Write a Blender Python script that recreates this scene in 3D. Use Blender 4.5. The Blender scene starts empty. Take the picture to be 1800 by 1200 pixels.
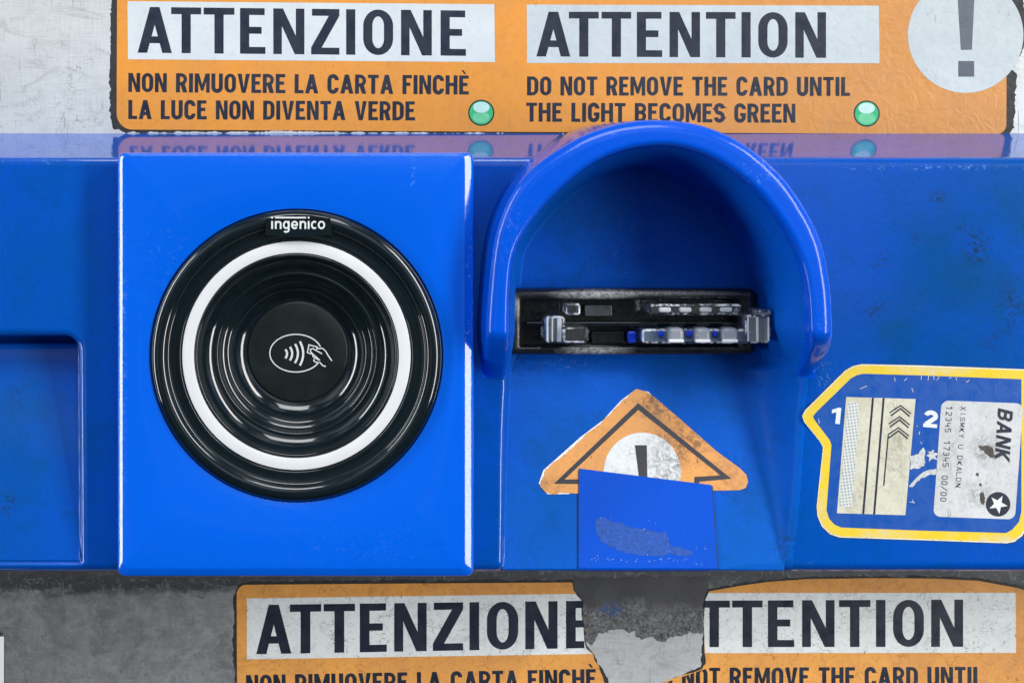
import bpy, bmesh, math, random
import numpy as np
from mathutils import Vector
from mathutils.geometry import tessellate_polygon

SC = bpy.context.scene
COL = SC.collection
R = math.radians
random.seed(7)

# ------------------------------------------------------------------ camera, light, exposure
VPX, VPY, D0, S0 = 620.0, 340.0, 560.0, 0.2        # foot of the camera on the panel (photo px), distance mm, mm per px on the panel
cam = bpy.data.cameras.new('camera')
cam.sensor_width = 36.0
cam.lens = 36.0 * D0 / (1800 * S0)
cam.shift_x = (900 - VPX) / 1800
cam.shift_y = -(600 - VPY) / 1800
cam.clip_start = 0.01
cam.clip_end = 50
camo = bpy.data.objects.new('camera', cam); COL.objects.link(camo)
camo.location = (0, -D0 / 1000, 0); camo.rotation_euler = (R(90), 0, 0)
SC.camera = camo

world = bpy.data.worlds.new('World'); SC.world = world; world.use_nodes = True
wn = world.node_tree.nodes
bg = wn.get('Background') or wn.new('ShaderNodeBackground')
wl = world.node_tree.links
w_tc = wn.new('ShaderNodeTexCoord'); w_sx = wn.new('ShaderNodeSeparateXYZ'); w_cr = wn.new('ShaderNodeValToRGB'); w_mr = wn.new('ShaderNodeMapRange')
wl.new(w_tc.outputs['Generated'], w_sx.inputs[0]); wl.new(w_sx.outputs[2], w_mr.inputs['Value'])
w_mr.inputs['From Min'].default_value = -1; w_mr.inputs['From Max'].default_value = 1
wl.new(w_mr.outputs['Result'], w_cr.inputs['Fac'])
w_cr.color_ramp.elements[0].position = 0.34; w_cr.color_ramp.elements[0].color = (0.07, 0.07, 0.07, 1)     # ground
w_cr.color_ramp.elements[1].position = 0.62; w_cr.color_ramp.elements[1].color = (0.80, 0.92, 1.0, 1)       # open sky above
w_nz = wn.new('ShaderNodeTexNoise'); w_nz.inputs['Scale'].default_value = 2.6; w_nz.inputs['Detail'].default_value = 3.0; w_nz.inputs['Roughness'].default_value = 0.6
wl.new(w_tc.outputs['Generated'], w_nz.inputs['Vector'])
w_m2 = wn.new('ShaderNodeMapRange'); w_m2.inputs['From Min'].default_value = 0.47; w_m2.inputs['From Max'].default_value = 0.62; w_m2.inputs['To Min'].default_value = 0.35; w_m2.inputs['To Max'].default_value = 2.6
wl.new(w_nz.outputs['Fac'], w_m2.inputs['Value'])
w_mx = wn.new('ShaderNodeVectorMath'); w_mx.operation = 'SCALE'
wl.new(w_cr.outputs['Color'], w_mx.inputs[0]); wl.new(w_m2.outputs['Result'], w_mx.inputs['Scale'])
wl.new(w_mx.outputs['Vector'], bg.inputs['Color'])
bg.inputs['Strength'].default_value = 0.42

def area(name, loc, target, sx, sy, power, color=(1, 1, 1)):
    l = bpy.data.lights.new(name, 'AREA'); l.shape = 'RECTANGLE'; l.size = sx; l.size_y = sy
    l.energy = power; l.color = color
    o = bpy.data.objects.new(name, l); COL.objects.link(o); o.location = loc
    d = Vector(target) - Vector(loc)
    o.rotation_euler = d.to_track_quat('-Z', 'Y').to_euler()
    return o
area('lamp_right', (1.55, -1.30, 0.30), (0, 0, 0), 0.42, 2.4, 47, (1, 0.98, 0.95))
area('lamp_left', (-1.95, -0.72, 0.25), (0, 0, 0), 0.26, 2.4, 33, (0.95, 0.98, 1))
area('lamp_top', (0.05, -1.20, 1.35), (0, 0, 0), 0.9, 0.6, 14, (1, 1, 1))

vs = SC.view_settings
vs.view_transform = 'Standard'; vs.look = 'None'; vs.exposure = -0.06; vs.gamma = 1.0; vs.use_curve_mapping = False

# ------------------------------------------------------------------ pixel <-> place
def sc_(Y): return S0 * (D0 + Y) / D0
def PX(px, Y): return (px - VPX) * sc_(Y)
def PZ(py, Y): return (VPY - py) * sc_(Y)
def W(px, py, Y): return (PX(px, Y) / 1000, Y / 1000, PZ(py, Y) / 1000)

# ------------------------------------------------------------------ materials
def newmat(name):
    m = bpy.data.materials.new(name); m.use_nodes = True
    nt = m.node_tree; b = nt.nodes.get('Principled BSDF')
    return m, nt, b
def node(nt, t, **kw):
    n = nt.nodes.new(t)
    for k, v in kw.items():
        if k in n.inputs: n.inputs[k].default_value = v
        else: setattr(n, k, v)
    return n
def coords(nt, scale=(1, 1, 1), rot=(0, 0, 0)):
    tc = node(nt, 'ShaderNodeTexCoord'); mp = node(nt, 'ShaderNodeMapping')
    mp.inputs['Scale'].default_value = scale; mp.inputs['Rotation'].default_value = rot
    nt.links.new(tc.outputs['Object'], mp.inputs['Vector'])
    return mp.outputs['Vector']
def noise(nt, vec, scale, detail=4, rough=0.55, dist=0.0):
    n = node(nt, 'ShaderNodeTexNoise'); n.inputs['Scale'].default_value = scale
    n.inputs['Detail'].default_value = detail; n.inputs['Roughness'].default_value = rough
    n.inputs['Distortion'].default_value = dist
    nt.links.new(vec, n.inputs['Vector']); return n.outputs['Fac']
def ramp(nt, fac, lo, hi, a=0.0, b=1.0):
    r = node(nt, 'ShaderNodeMapRange'); r.inputs['From Min'].default_value = lo; r.inputs['From Max'].default_value = hi
    r.inputs['To Min'].default_value = a; r.inputs['To Max'].default_value = b
    nt.links.new(fac, r.inputs['Value']); return r.outputs['Result']
def mixc(nt, fac, a, b):
    m = node(nt, 'ShaderNodeMix'); m.data_type = 'RGBA'
    for sock, v in ((m.inputs[0], fac), (m.inputs[6], a), (m.inputs[7], b)):
        if isinstance(v, (int, float)): sock.default_value = v
        elif isinstance(v, tuple): sock.default_value = v if len(v) == 4 else (*v, 1)
        else: nt.links.new(v, sock)
    return m.outputs[2]
def mth(nt, op, a, b=None):
    m = node(nt, 'ShaderNodeMath'); m.operation = op
    for i, v in enumerate((a, b)):
        if v is None: continue
        if isinstance(v, (int, float)): m.inputs[i].default_value = v
        else: nt.links.new(v, m.inputs[i])
    return m.outputs[0]
def bump(nt, b, h, dist, strength=1.0):
    n = node(nt, 'ShaderNodeBump'); n.inputs['Distance'].default_value = dist; n.inputs['Strength'].default_value = strength
    nt.links.new(h, n.inputs['Height']); nt.links.new(n.outputs['Normal'], b.inputs['Normal'])
def blob(nt, x, z, rx, rz):
    # soft ellipse in object space at (x,z) metres
    tc = node(nt, 'ShaderNodeTexCoord'); s = node(nt, 'ShaderNodeSeparateXYZ'); nt.links.new(tc.outputs['Object'], s.inputs[0])
    dx = mth(nt, 'DIVIDE', mth(nt, 'SUBTRACT', s.outputs[0], x), rx); dz = mth(nt, 'DIVIDE', mth(nt, 'SUBTRACT', s.outputs[2], z), rz)
    d = mth(nt, 'SQRT', mth(nt, 'ADD', mth(nt, 'MULTIPLY', dx, dx), mth(nt, 'MULTIPLY', dz, dz)))
    return ramp(nt, d, 0.3, 1.0, 1.0, 0.0)

def plain(name, col, rough=0.4, metal=0.0, var=0.25, scale=300, bd=0.0, ior=1.5):
    m, nt, b = newmat(name); v = coords(nt)
    f = ramp(nt, noise(nt, v, scale, 5), 0.3, 0.75)
    d = tuple(c * (1 - var) for c in col)
    nt.links.new(mixc(nt, f, col, d), b.inputs['Base Color'])
    nt.links.new(ramp(nt, noise(nt, v, scale * 0.4, 4), 0.3, 0.7, rough * 0.8, rough * 1.25), b.inputs['Roughness'])
    b.inputs['Metallic'].default_value = metal; b.inputs['IOR'].default_value = ior
    if bd: bump(nt, b, noise(nt, v, scale * 1.5, 4), bd)
    return m

def blue_paint(name, c1, c2, rough, wear, spots=(), pale=(), coat=0.3, spec=0.3, teal=()):
    m, nt, b = newmat(name); v = coords(nt)
    big = ramp(nt, noise(nt, v, 22, 5, 0.6, 0.4), 0.38, 0.66)
    c = mixc(nt, mth(nt, 'ADD', mth(nt, 'MULTIPLY', big, wear * 0.4), wear * 0.3), c1, c2)
    fine = ramp(nt, noise(nt, v, 900, 6, 0.7), 0.35, 0.8)
    c = mixc(nt, mth(nt, 'MULTIPLY', fine, 0.30 * wear + 0.05), c, tuple(x * 0.55 for x in c2))
    tl = ramp(nt, noise(nt, v, 75, 6, 0.7, 0.8), 0.50, 0.72)
    c = mixc(nt, mth(nt, 'MULTIPLY', tl, 0.45 * wear * wear), c, (0.0, 0.062, 0.21))
    for (x, z, rx, rz, k) in teal:
        c = mixc(nt, mth(nt, 'MULTIPLY', blob(nt, x, z, rx, rz), mth(nt, 'MULTIPLY', ramp(nt, noise(nt, v, 45, 6, 0.7), 0.3, 0.7), k)), c, (0.0, 0.070, 0.20))
    # thin scratches, pale
    s1 = ramp(nt, noise(nt, coords(nt, (1400, 60, 60), (0, R(35), 0)), 1.0, 2), 0.715, 0.76)
    s2 = ramp(nt, noise(nt, coords(nt, (60, 60, 1300), (0, R(20), 0)), 1.0, 2), 0.72, 0.77)
    sm = mth(nt, 'MULTIPLY', mth(nt, 'MAXIMUM', s1, s2), ramp(nt, noise(nt, v, 30, 2), 0.5, 0.65, 0, 0.30 * wear))
    c = mixc(nt, sm, c, (0.02, 0.20, 0.55))
    # grime freckles
    fr = mth(nt, 'MULTIPLY', ramp(nt, noise(nt, v, 260, 6, 0.7), 0.66, 0.72), 0.6 * wear)
    c = mixc(nt, fr, c, (0.006, 0.03, 0.09))
    for (x, z, rx, rz, k) in spots:
        g = mth(nt, 'MULTIPLY', blob(nt, x, z, rx, rz), ramp(nt, noise(nt, v, 330, 6, 0.7, 2.2), 0.50, 0.57))
        c = mixc(nt, mth(nt, 'MULTIPLY', g, k), c, (0.010, 0.032, 0.055))
    for (x, z, rx, rz, k) in pale:
        g = mth(nt, 'MULTIPLY', blob(nt, x, z, rx, rz), ramp(nt, noise(nt, v, 620, 6, 0.8, 1.0), 0.56, 0.62))
        c = mixc(nt, mth(nt, 'MULTIPLY', g, k), c, (0.22, 0.44, 0.78))
    nt.links.new(c, b.inputs['Base Color'])
    nt.links.new(ramp(nt, noise(nt, v, 60, 6, 0.65), 0.3, 0.75, rough * 0.75, rough * 1.2), b.inputs['Roughness'])
    b.inputs['IOR'].default_value = 1.52
    b.inputs['Coat Weight'].default_value = coat; b.inputs['Coat Roughness'].default_value = 0.03; b.inputs['Specular IOR Level'].default_value = spec
    bump(nt, b, mth(nt, 'ADD', noise(nt, v, 420, 3), mth(nt, 'MULTIPLY', noise(nt, v, 2200, 2), 0.25 * wear)), 0.00006)
    return m

def sticker_mat(name, col, dirtcol, dirt, rough=0.38, wrinkle=0.00012, dark=(0.10, 0.05, 0.03), speck=0.7, wx=None, crack=0.0, stains=(), toned=()):
    m, nt, b = newmat(name); v = coords(nt)
    big = ramp(nt, noise(nt, v, 28, 6, 0.65, 0.6), 0.38, 0.72)
    c = mixc(nt, mth(nt, 'MULTIPLY', big, dirt), col, dirtcol)
    med = ramp(nt, noise(nt, v, 420, 6, 0.75, 0.8), 0.5, 0.78)
    c = mixc(nt, mth(nt, 'MULTIPLY', med, dirt * 0.5), c, dark)
    # short scuffs and freckles
    sp = ramp(nt, noise(nt, v, 650, 3, 0.6, 1.5), 0.69, 0.74)
    ln = ramp(nt, noise(nt, coords(nt, (700, 100, 160), (0, R(25), 0)), 1.0, 3, 0.6, 1.2), 0.68, 0.74)
    c = mixc(nt, mth(nt, 'MULTIPLY', mth(nt, 'MAXIMUM', sp, ln), speck), c, dark)
    for (x, z, rx, rz, k) in toned:
        c = mixc(nt, mth(nt, 'MULTIPLY', blob(nt, x, z, rx, rz), mth(nt, 'MULTIPLY', ramp(nt, noise(nt, v, 60, 6, 0.7), 0.25, 0.65, 0.5, 1.0), k)), c, dirtcol)
    for (x, z, rx, rz, k) in stains:
        g = mth(nt, 'MULTIPLY', blob(nt, x, z, rx, rz), ramp(nt, noise(nt, v, 430, 7, 0.82, 1.0), 0.42, 0.60))
        c = mixc(nt, mth(nt, 'MULTIPLY', g, k), c, dark)
    if crack:
        n5 = noise(nt, coords(nt, (95, 95, 190)), 1.0, 5, 0.62, 1.8)
        ck = ramp(nt, mth(nt, 'ABSOLUTE', mth(nt, 'SUBTRACT', n5, 0.5)), 0.003, 0.012, 1.0, 0.0)
        ck = mth(nt, 'MULTIPLY', ck, ramp(nt, noise(nt, v, 130, 4, 0.7), 0.47, 0.58, 0.0, 1.0))
        c = mixc(nt, mth(nt, 'MULTIPLY', ck, crack), c, tuple(x * 0.8 for x in dark))
    nt.links.new(c, b.inputs['Base Color'])
    nt.links.new(ramp(nt, noise(nt, v, 200, 5), 0.3, 0.7, rough * 0.7, rough * 1.4), b.inputs['Roughness'])
    h = noise(nt, v, 180, 6, 0.6, 1.2)
    if wx is not None:
        tc = node(nt, 'ShaderNodeTexCoord'); s = node(nt, 'ShaderNodeSeparateXYZ'); nt.links.new(tc.outputs['Object'], s.inputs[0])
        h = mth(nt, 'MULTIPLY', h, ramp(nt, s.outputs[0], wx[0], wx[1], 0.15, 1.0))
    bump(nt, b, h, wrinkle)
    return m

def steel_mat(name, c1=(0.62, 0.64, 0.66), c2=(0.40, 0.41, 0.42), metal=0.30, rough=0.42, low=False):
    m, nt, b = newmat(name); v = coords(nt)
    big = ramp(nt, noise(nt, v, 14, 6, 0.65, 0.5), 0.35, 0.7)
    c = mixc(nt, big, c1, c2)
    br = noise(nt, coords(nt, (90, 300, 2100)), 1.0, 5, 0.75)
    br2 = noise(nt, coords(nt, (1900, 300, 110)), 1.0, 4, 0.75)
    hat = mth(nt, 'ADD', mth(nt, 'MULTIPLY', br, 0.5), mth(nt, 'MULTIPLY', br2, 0.5))
    c = mixc(nt, mth(nt, 'MULTIPLY', ramp(nt, hat, 0.40, 0.62, 0, 0.62), ramp(nt, noise(nt, v, 40, 5, 0.7), 0.3, 0.7, 0.35, 1.0)), c, tuple(x * 0.55 for x in c2))
    sm_ = ramp(nt, noise(nt, coords(nt, (70, 60, 150), (0, R(12), 0)), 1.0, 7, 0.72, 1.4), 0.52, 0.74)
    c = mixc(nt, mth(nt, 'MULTIPLY', sm_, 0.55), c, (0.20, 0.20, 0.195))
    n4 = noise(nt, v, 75, 4, 0.6, 2.5)
    cr = ramp(nt, mth(nt, 'ABSOLUTE', mth(nt, 'SUBTRACT', n4, 0.5)), 0.0025, 0.009, 1.0, 0.0)
    c = mixc(nt, mth(nt, 'MULTIPLY', cr, ramp(nt, noise(nt, v, 55, 3), 0.52, 0.66, 0.0, 0.7)), c, (0.09, 0.09, 0.09))
    sp = ramp(nt, noise(nt, v, 300, 7, 0.78, 1.4), 0.605, 0.68)
    c = mixc(nt, mth(nt, 'MULTIPLY', sp, ramp(nt, noise(nt, v, 25, 3), 0.4, 0.6, 0.15, 0.8)), c, (0.07, 0.07, 0.075))
    s1 = ramp(nt, noise(nt, coords(nt, (900, 60, 45), (0, R(52), 0)), 1.0, 2), 0.69, 0.72)
    s2 = ramp(nt, noise(nt, coords(nt, (900, 60, 40), (0, R(-38), 0)), 1.0, 2), 0.70, 0.73)
    c = mixc(nt, mth(nt, 'MULTIPLY', mth(nt, 'MAXIMUM', s1, s2), 0.6), c, (0.10, 0.10, 0.11))
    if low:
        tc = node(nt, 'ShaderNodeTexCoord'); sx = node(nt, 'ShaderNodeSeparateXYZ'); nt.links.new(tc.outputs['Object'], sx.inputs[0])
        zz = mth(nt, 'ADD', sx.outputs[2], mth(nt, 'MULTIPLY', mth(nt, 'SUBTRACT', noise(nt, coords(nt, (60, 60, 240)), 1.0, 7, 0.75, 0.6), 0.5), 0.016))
        low_tone = ramp(nt, zz, -0.138, -0.128, 0.62, 0.0)  # tone turns darker and blotchier towards the bottom
        line = mth(nt, 'MULTIPLY', ramp(nt, zz, -0.1415, -0.1385, 0.0, 1.0), ramp(nt, zz, -0.132, -0.128, 1.0, 0.0))  # darkest band, just below the bar
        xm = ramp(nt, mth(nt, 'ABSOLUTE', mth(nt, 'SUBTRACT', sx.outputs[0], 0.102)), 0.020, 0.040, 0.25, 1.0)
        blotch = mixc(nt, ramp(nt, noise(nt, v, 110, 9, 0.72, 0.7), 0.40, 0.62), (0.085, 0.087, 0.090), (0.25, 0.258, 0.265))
        c = mixc(nt, mth(nt, 'MULTIPLY', mth(nt, 'ADD', low_tone, mth(nt, 'MULTIPLY', low_tone, 0.25)), xm), c, blotch)
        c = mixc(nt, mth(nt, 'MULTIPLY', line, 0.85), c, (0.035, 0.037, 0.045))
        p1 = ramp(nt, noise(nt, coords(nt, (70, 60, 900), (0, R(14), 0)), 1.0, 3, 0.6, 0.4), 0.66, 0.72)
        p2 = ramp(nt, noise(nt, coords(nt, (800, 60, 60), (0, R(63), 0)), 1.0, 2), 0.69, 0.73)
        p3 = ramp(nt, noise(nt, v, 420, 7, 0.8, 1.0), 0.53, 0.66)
        c = mixc(nt, mth(nt, 'MULTIPLY', mth(nt, 'MAXIMUM', p1, mth(nt, 'MAXIMUM', p2, p3)), mth(nt, 'MULTIPLY', low_tone, 1.2)), c, (0.40, 0.42, 0.43))
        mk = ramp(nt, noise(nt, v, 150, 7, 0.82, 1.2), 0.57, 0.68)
        c = mixc(nt, mth(nt, 'MULTIPLY', mk, mth(nt, 'MULTIPLY', low_tone, 0.8)), c, (0.03, 0.03, 0.035))
    nt.links.new(c, b.inputs['Base Color'])
    nt.links.new(ramp(nt, hat, 0.3, 0.7, rough * 0.75, rough * 1.35), b.inputs['Roughness'])
    b.inputs['Metallic'].default_value = metal
    bump(nt, b, hat, 0.00008)
    return m

def clear_mat(name, tint=(0.95, 0.98, 1.0), tr=0.97, r0=0.02, r1=0.12):
    m, nt, b = newmat(name); v = coords(nt)
    b.inputs['Base Color'].default_value = (*tint, 1)
    nt.links.new(ramp(nt, noise(nt, v, 500, 4), 0.3, 0.7, r0, r1), b.inputs['Roughness'])
    b.inputs['Transmission Weight'].default_value = tr
    b.inputs['IOR'].default_value = 1.49
    bump(nt, b, noise(nt, v, 400, 3), 0.00005)
    return m

M = {}
def mm(px, py, Y=-34): return PX(px, Y) / 1000, PZ(py, Y) / 1000
spots = []
for (px, py, rx, ry, k) in ((1715, 435, 34, 40, 0.95), (1648, 345, 26, 16, 0.7), (1548, 460, 14, 24, 0.8), (1535, 545, 42, 22, 0.7), (1775, 540, 30, 70, 0.75),
                            (1500, 520, 20, 14, 0.6), (1740, 600, 30, 20, 0.5), (8, 890, 22, 30, 0.85), (20, 700, 26, 40, 0.45), (1610, 420, 12, 12, 0.7), (1690, 400, 14, 8, 0.8)):
    x, z = mm(px, py); spots.append((x, z - PZ(1008, -34) / 1000, rx * .188e-3, ry * .188e-3, k))
def loc(px, py, rx, ry, k, Y=-34): return (PX(px, Y) / 1000, (PZ(py, Y) - PZ(1008, -34)) / 1000, rx * .188e-3, ry * .188e-3, k)
pale_bar = [loc(1640, 294, 230, 7, 0.7), loc(1200, 988, 260, 6, 0.6), loc(30, 285, 90, 8, 0.3), loc(1450, 660, 20, 40, 0.5)]
pale_hood = [loc(1345, 300, 60, 34, 0.45, -58), loc(1090, 232, 40, 16, 0.3, -58), loc(900, 420, 30, 80, 0.2, -58), loc(1455, 560, 20, 60, 0.25, -58)]
BL1, BL2 = (0.0, 0.080, 0.58), (0.0, 0.080, 0.38)
M['bar'] = blue_paint('bar_blue_paint', BL1, BL2, 0.15, 1.0, spots, pale_bar, 0.5, 0.3, [loc(1760, 480, 260, 330, 0.75), loc(1560, 600, 170, 110, 0.5), loc(30, 760, 90, 200, 0.6), loc(60, 500, 160, 120, 0.3)])
M['hood'] = blue_paint('hood_blue_plastic', (0.0, 0.085, 0.68), (0.0, 0.08, 0.58), 0.20, 0.5, (), pale_hood, 0.2, 0.24)
M['recess'] = blue_paint('recess_blue_paint', (0.0, 0.100, 0.68), (0.0, 0.105, 0.46), 0.52, 1.0, [loc(910, 640, 60, 50, 0.5, -12), loc(1290, 840, 60, 60, 0.4, -28), loc(1390, 960, 30, 40, 0.6)], [loc(1110, 430, 120, 110, 0.14, -10), loc(1000, 640, 90, 14, 0.35, -12)], 0.0, 0.10, [loc(1000, 360, 130, 100, 0.5, -10), loc(1250, 700, 160, 120, 0.6, -15), loc(960, 780, 120, 200, 0.5, -20), loc(1300, 900, 90, 100, 0.5, -30)])
def bloc(px, py, rx, ry, k): return ((PX(px, -46) - PX(521, -46)) / 1000, (PZ(py, -46) - PZ(1013, -46)) / 1000, rx * .184e-3, ry * .184e-3, k)
M['box'] = blue_paint('housing_blue_plastic', (0.0, 0.115, 0.76), (0.0, 0.11, 0.70), 0.15, 0.35, (), [bloc(285, 470, 70, 150, 0.08), bloc(726, 310, 5, 45, 0.8), bloc(214, 600, 12, 420, 0.5), bloc(826, 640, 12, 380, 0.5), bloc(640, 960, 200, 50, 0.08)], 0.45, 0.4)  # broad pale patch at left paints a soft reflection into the colour
M['tape'] = blue_paint('patch_blue_film', (0.0, 0.078, 0.60), (0.0, 0.076, 0.54), 0.28, 0.6, (), (), 0.0, 0.2)
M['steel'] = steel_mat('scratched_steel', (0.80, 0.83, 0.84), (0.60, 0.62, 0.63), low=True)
M['orange'] = sticker_mat('orange_film', (0.76, 0.30, 0.045), (0.56, 0.25, 0.075), 0.5, toned=[(0.125, 0.02, 0.13, 0.10, 1.0)], wrinkle=0.0004, wx=(0.02, 0.11), speck=0.35)  # deeper orange over the right part
M['orange_old'] = sticker_mat('orange_film_dirty', (0.86, 0.39, 0.09), (0.56, 0.25, 0.08), 0.8, crack=0.6, wrinkle=0.00008)
def aloc(px, py, rx, ry, k): return ((PX(px, -20) - PX(1130, -20)) / 1000, (PZ(py, -20) - PZ(868, -20)) / 1000, rx * .193e-3, ry * .193e-3, k)
M['orange_arrow'] = sticker_mat('orange_film_faded', (0.82, 0.36, 0.09), (0.52, 0.27, 0.13), 0.7, wrinkle=0.00008, crack=0.4, stains=[aloc(1165, 715, 55, 30, 1.0), aloc(1210, 765, 75, 60, 0.75), aloc(1270, 835, 60, 40, 0.5), aloc(1165, 790, 60, 40, 0.6), aloc(960, 850, 30, 25, 0.5)])
M['white_arrow'] = sticker_mat('white_film_arrow', (0.80, 0.83, 0.83), (0.66, 0.69, 0.70), 0.7, dark=(0.13, 0.12, 0.11), crack=0.5, speck=0.6, stains=[aloc(1175, 820, 60, 70, 0.85), aloc(1090, 845, 50, 30, 0.6)])
M['white'] = sticker_mat('white_film', (0.64, 0.69, 0.71), (0.50, 0.55, 0.57), 0.6, dark=(0.35, 0.34, 0.33), speck=0.35, wx=(0.02, 0.11))
M['white_dull'] = sticker_mat('dulled_white_film', (0.54, 0.60, 0.625), (0.42, 0.47, 0.49), 0.7, dark=(0.26, 0.26, 0.26), speck=0.5, wrinkle=0.00015, crack=0.2)  # greyer white for the right panel and the disc
M['white_old'] = sticker_mat('white_film_dirty', (0.84, 0.87, 0.87), (0.64, 0.67, 0.68), 0.8, dark=(0.12, 0.11, 0.10), speck=0.95, crack=0.85, wrinkle=0.00008)
M['ink'] = sticker_mat('dark_ink', (0.010, 0.016, 0.034), (0.022, 0.029, 0.05), 0.6, dark=(0.01, 0.012, 0.02), rough=0.42, wx=(0.02, 0.11), speck=0.3)
M['tape_edge'] = plain('dirty_blue_edge', (0.004, 0.018, 0.07), 0.6)
M['pale_fleck'] = plain('pale_blue_fleck', (0.16, 0.30, 0.60), 0.5)
M['ink_faded'] = sticker_mat('faded_ink', (0.085, 0.10, 0.13), (0.13, 0.15, 0.18), 0.8, dark=(0.04, 0.045, 0.06), rough=0.42, speck=0.6)
M['ink_grey'] = sticker_mat('grey_ink', (0.028, 0.028, 0.04), (0.045, 0.045, 0.055), 0.7, dark=(0.02, 0.02, 0.03), rough=0.45, speck=0.5)
M['grime'] = plain('black_adhesive_grime', (0.03, 0.03, 0.033), 0.6, 0, 0.6, 500, 0.0002)
M['green'] = plain('green_print', (0.05, 0.50, 0.20), 0.3, 0, 0.2, 300)
M['green_shine'] = plain('pale_green_print', (0.55, 0.80, 0.74), 0.3, 0, 0.15, 300)
M['green_low'] = plain('light_green_print', (0.17, 0.62, 0.33), 0.3, 0, 0.2, 300)
M['black'] = plain('gloss_black_plastic', (0.005, 0.011, 0.016), 0.085, 0, 0.3, 300, 0.00001, 1.62)
M['black_disc'] = plain('worn_black_plastic', (0.014, 0.020, 0.022), 0.27, 0, 0.6, 110, 0.00003)
M['black_worn'] = plain('scuffed_black_plastic', (0.012, 0.014, 0.016), 0.24, 0, 0.6, 350, 0.0001)
M['ringwhite'] = plain('white_plastic', (0.73, 0.75, 0.79), 0.35, 0, 0.08, 90)
M['print'] = plain('white_print', (0.74, 0.78, 0.78), 0.5, 0, 0.08, 500)
def frame_mat():
    m, nt, b = newmat('worn_black_frame'); v = coords(nt)
    ox, oz = PX(1120, -20), PZ(622, -20)
    c = mixc(nt, ramp(nt, noise(nt, v, 350, 5), 0.3, 0.7), (0.016, 0.018, 0.02), (0.006, 0.007, 0.009))
    for (px, py, rx, ry, k) in ((1050, 517, 95, 11, 0.95), (1045, 617, 75, 10, 0.8), (1180, 515, 130, 6, 0.4), (905, 540, 14, 26, 0.6)):  # pale glints along the rim, painted into the worn black
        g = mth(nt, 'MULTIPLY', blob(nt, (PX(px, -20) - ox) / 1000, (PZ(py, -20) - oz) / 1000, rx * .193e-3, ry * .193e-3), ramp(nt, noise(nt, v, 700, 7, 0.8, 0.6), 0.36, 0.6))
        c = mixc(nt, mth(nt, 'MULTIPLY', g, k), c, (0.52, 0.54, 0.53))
    nt.links.new(c, b.inputs['Base Color']); nt.links.new(ramp(nt, noise(nt, v, 300, 5), 0.3, 0.7, 0.16, 0.4), b.inputs['Roughness'])
    bump(nt, b, noise(nt, v, 600, 5), 0.0001)
    return m
M['frame'] = frame_mat()
M['clear'] = clear_mat('clear_plastic')
M['wing'] = clear_mat('cloudy_plastic', (0.78, 0.86, 0.95), 0.80, 0.04, 0.2)
M['lower_clear'] = clear_mat('bluish_clear_plastic', (0.35, 0.48, 0.72), 0.72, 0.05, 0.2)
M['frost'] = clear_mat('frosted_plastic', (0.46, 0.50, 0.56), 0.45, 0.10, 0.3)
M['stud'] = clear_mat('bright_stud_plastic', (0.85, 0.9, 0.92), 0.35, 0.08, 0.2)
M['grey_metal'] = plain('grey_spring_metal', (0.16, 0.18, 0.20), 0.3, 0.7, 0.5, 500)
def edge_mat():
    m, nt, b = newmat('moulded_clear_edge'); v = coords(nt)
    b.inputs['Base Color'].default_value = (0.88, 0.92, 0.96, 1)  # whitish base stands in for light caught in the clear edges
    nt.links.new(ramp(nt, noise(nt, v, 260, 5, 0.7), 0.42, 0.52, 0.15, 1.0), b.inputs['Transmission Weight'])
    b.inputs['Roughness'].default_value = 0.12; b.inputs['IOR'].default_value = 1.49
    return m
M['edge'] = edge_mat()
M['lipwhite'] = plain('white_lip_plastic', (0.82, 0.84, 0.86), 0.25, 0, 0.15, 500)
M['led'] = plain('blue_lens', (0.01, 0.06, 0.75), 0.15, 0, 0.2, 300)
def yloc(px, py, rx, ry, k): return ((PX(px, -34) - PX(1620, -34)) / 1000, (PZ(py, -34) - PZ(955, -34)) / 1000, rx * .188e-3, ry * .188e-3, k)
M['yellow'] = sticker_mat('yellow_film', (0.82, 0.58, 0.004), (0.74, 0.56, 0.10), 0.6, dark=(0.62, 0.60, 0.52), speck=0.9, stains=[yloc(1640, 648, 90, 14, 1.0), yloc(1560, 940, 60, 14, 0.6), yloc(1750, 950, 60, 14, 0.8), yloc(1445, 900, 14, 50, 0.5)])
M['navy'] = sticker_mat('blue_film', (0.0, 0.075, 0.40), (0.0, 0.08, 0.33), 0.4, dark=(0.01, 0.05, 0.16), speck=0.3)
M['cream'] = sticker_mat('cream_film', (0.68, 0.67, 0.56), (0.52, 0.49, 0.36), 0.9, dark=(0.24, 0.21, 0.15), speck=0.7, crack=0.35, stains=[yloc(1575, 790, 30, 90, 0.6), yloc(1510, 880, 30, 40, 0.5)])
M['cardgrey'] = sticker_mat('grey_film', (0.66, 0.68, 0.71), (0.48, 0.49, 0.49), 0.8, dark=(0.2, 0.19, 0.18), speck=0.8, crack=0.5, stains=[yloc(1735, 790, 40, 40, 0.9), yloc(1720, 870, 40, 30, 0.6), yloc(1670, 800, 40, 70, 0.4)])
M['brownstain'] = plain('brown_dirt', (0.10, 0.085, 0.07), 0.7, 0, 0.6, 900, 0.0001)
M['scrape'] = plain('bare_white_scrape', (0.66, 0.68, 0.70), 0.5, 0, 0.4, 900)
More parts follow.
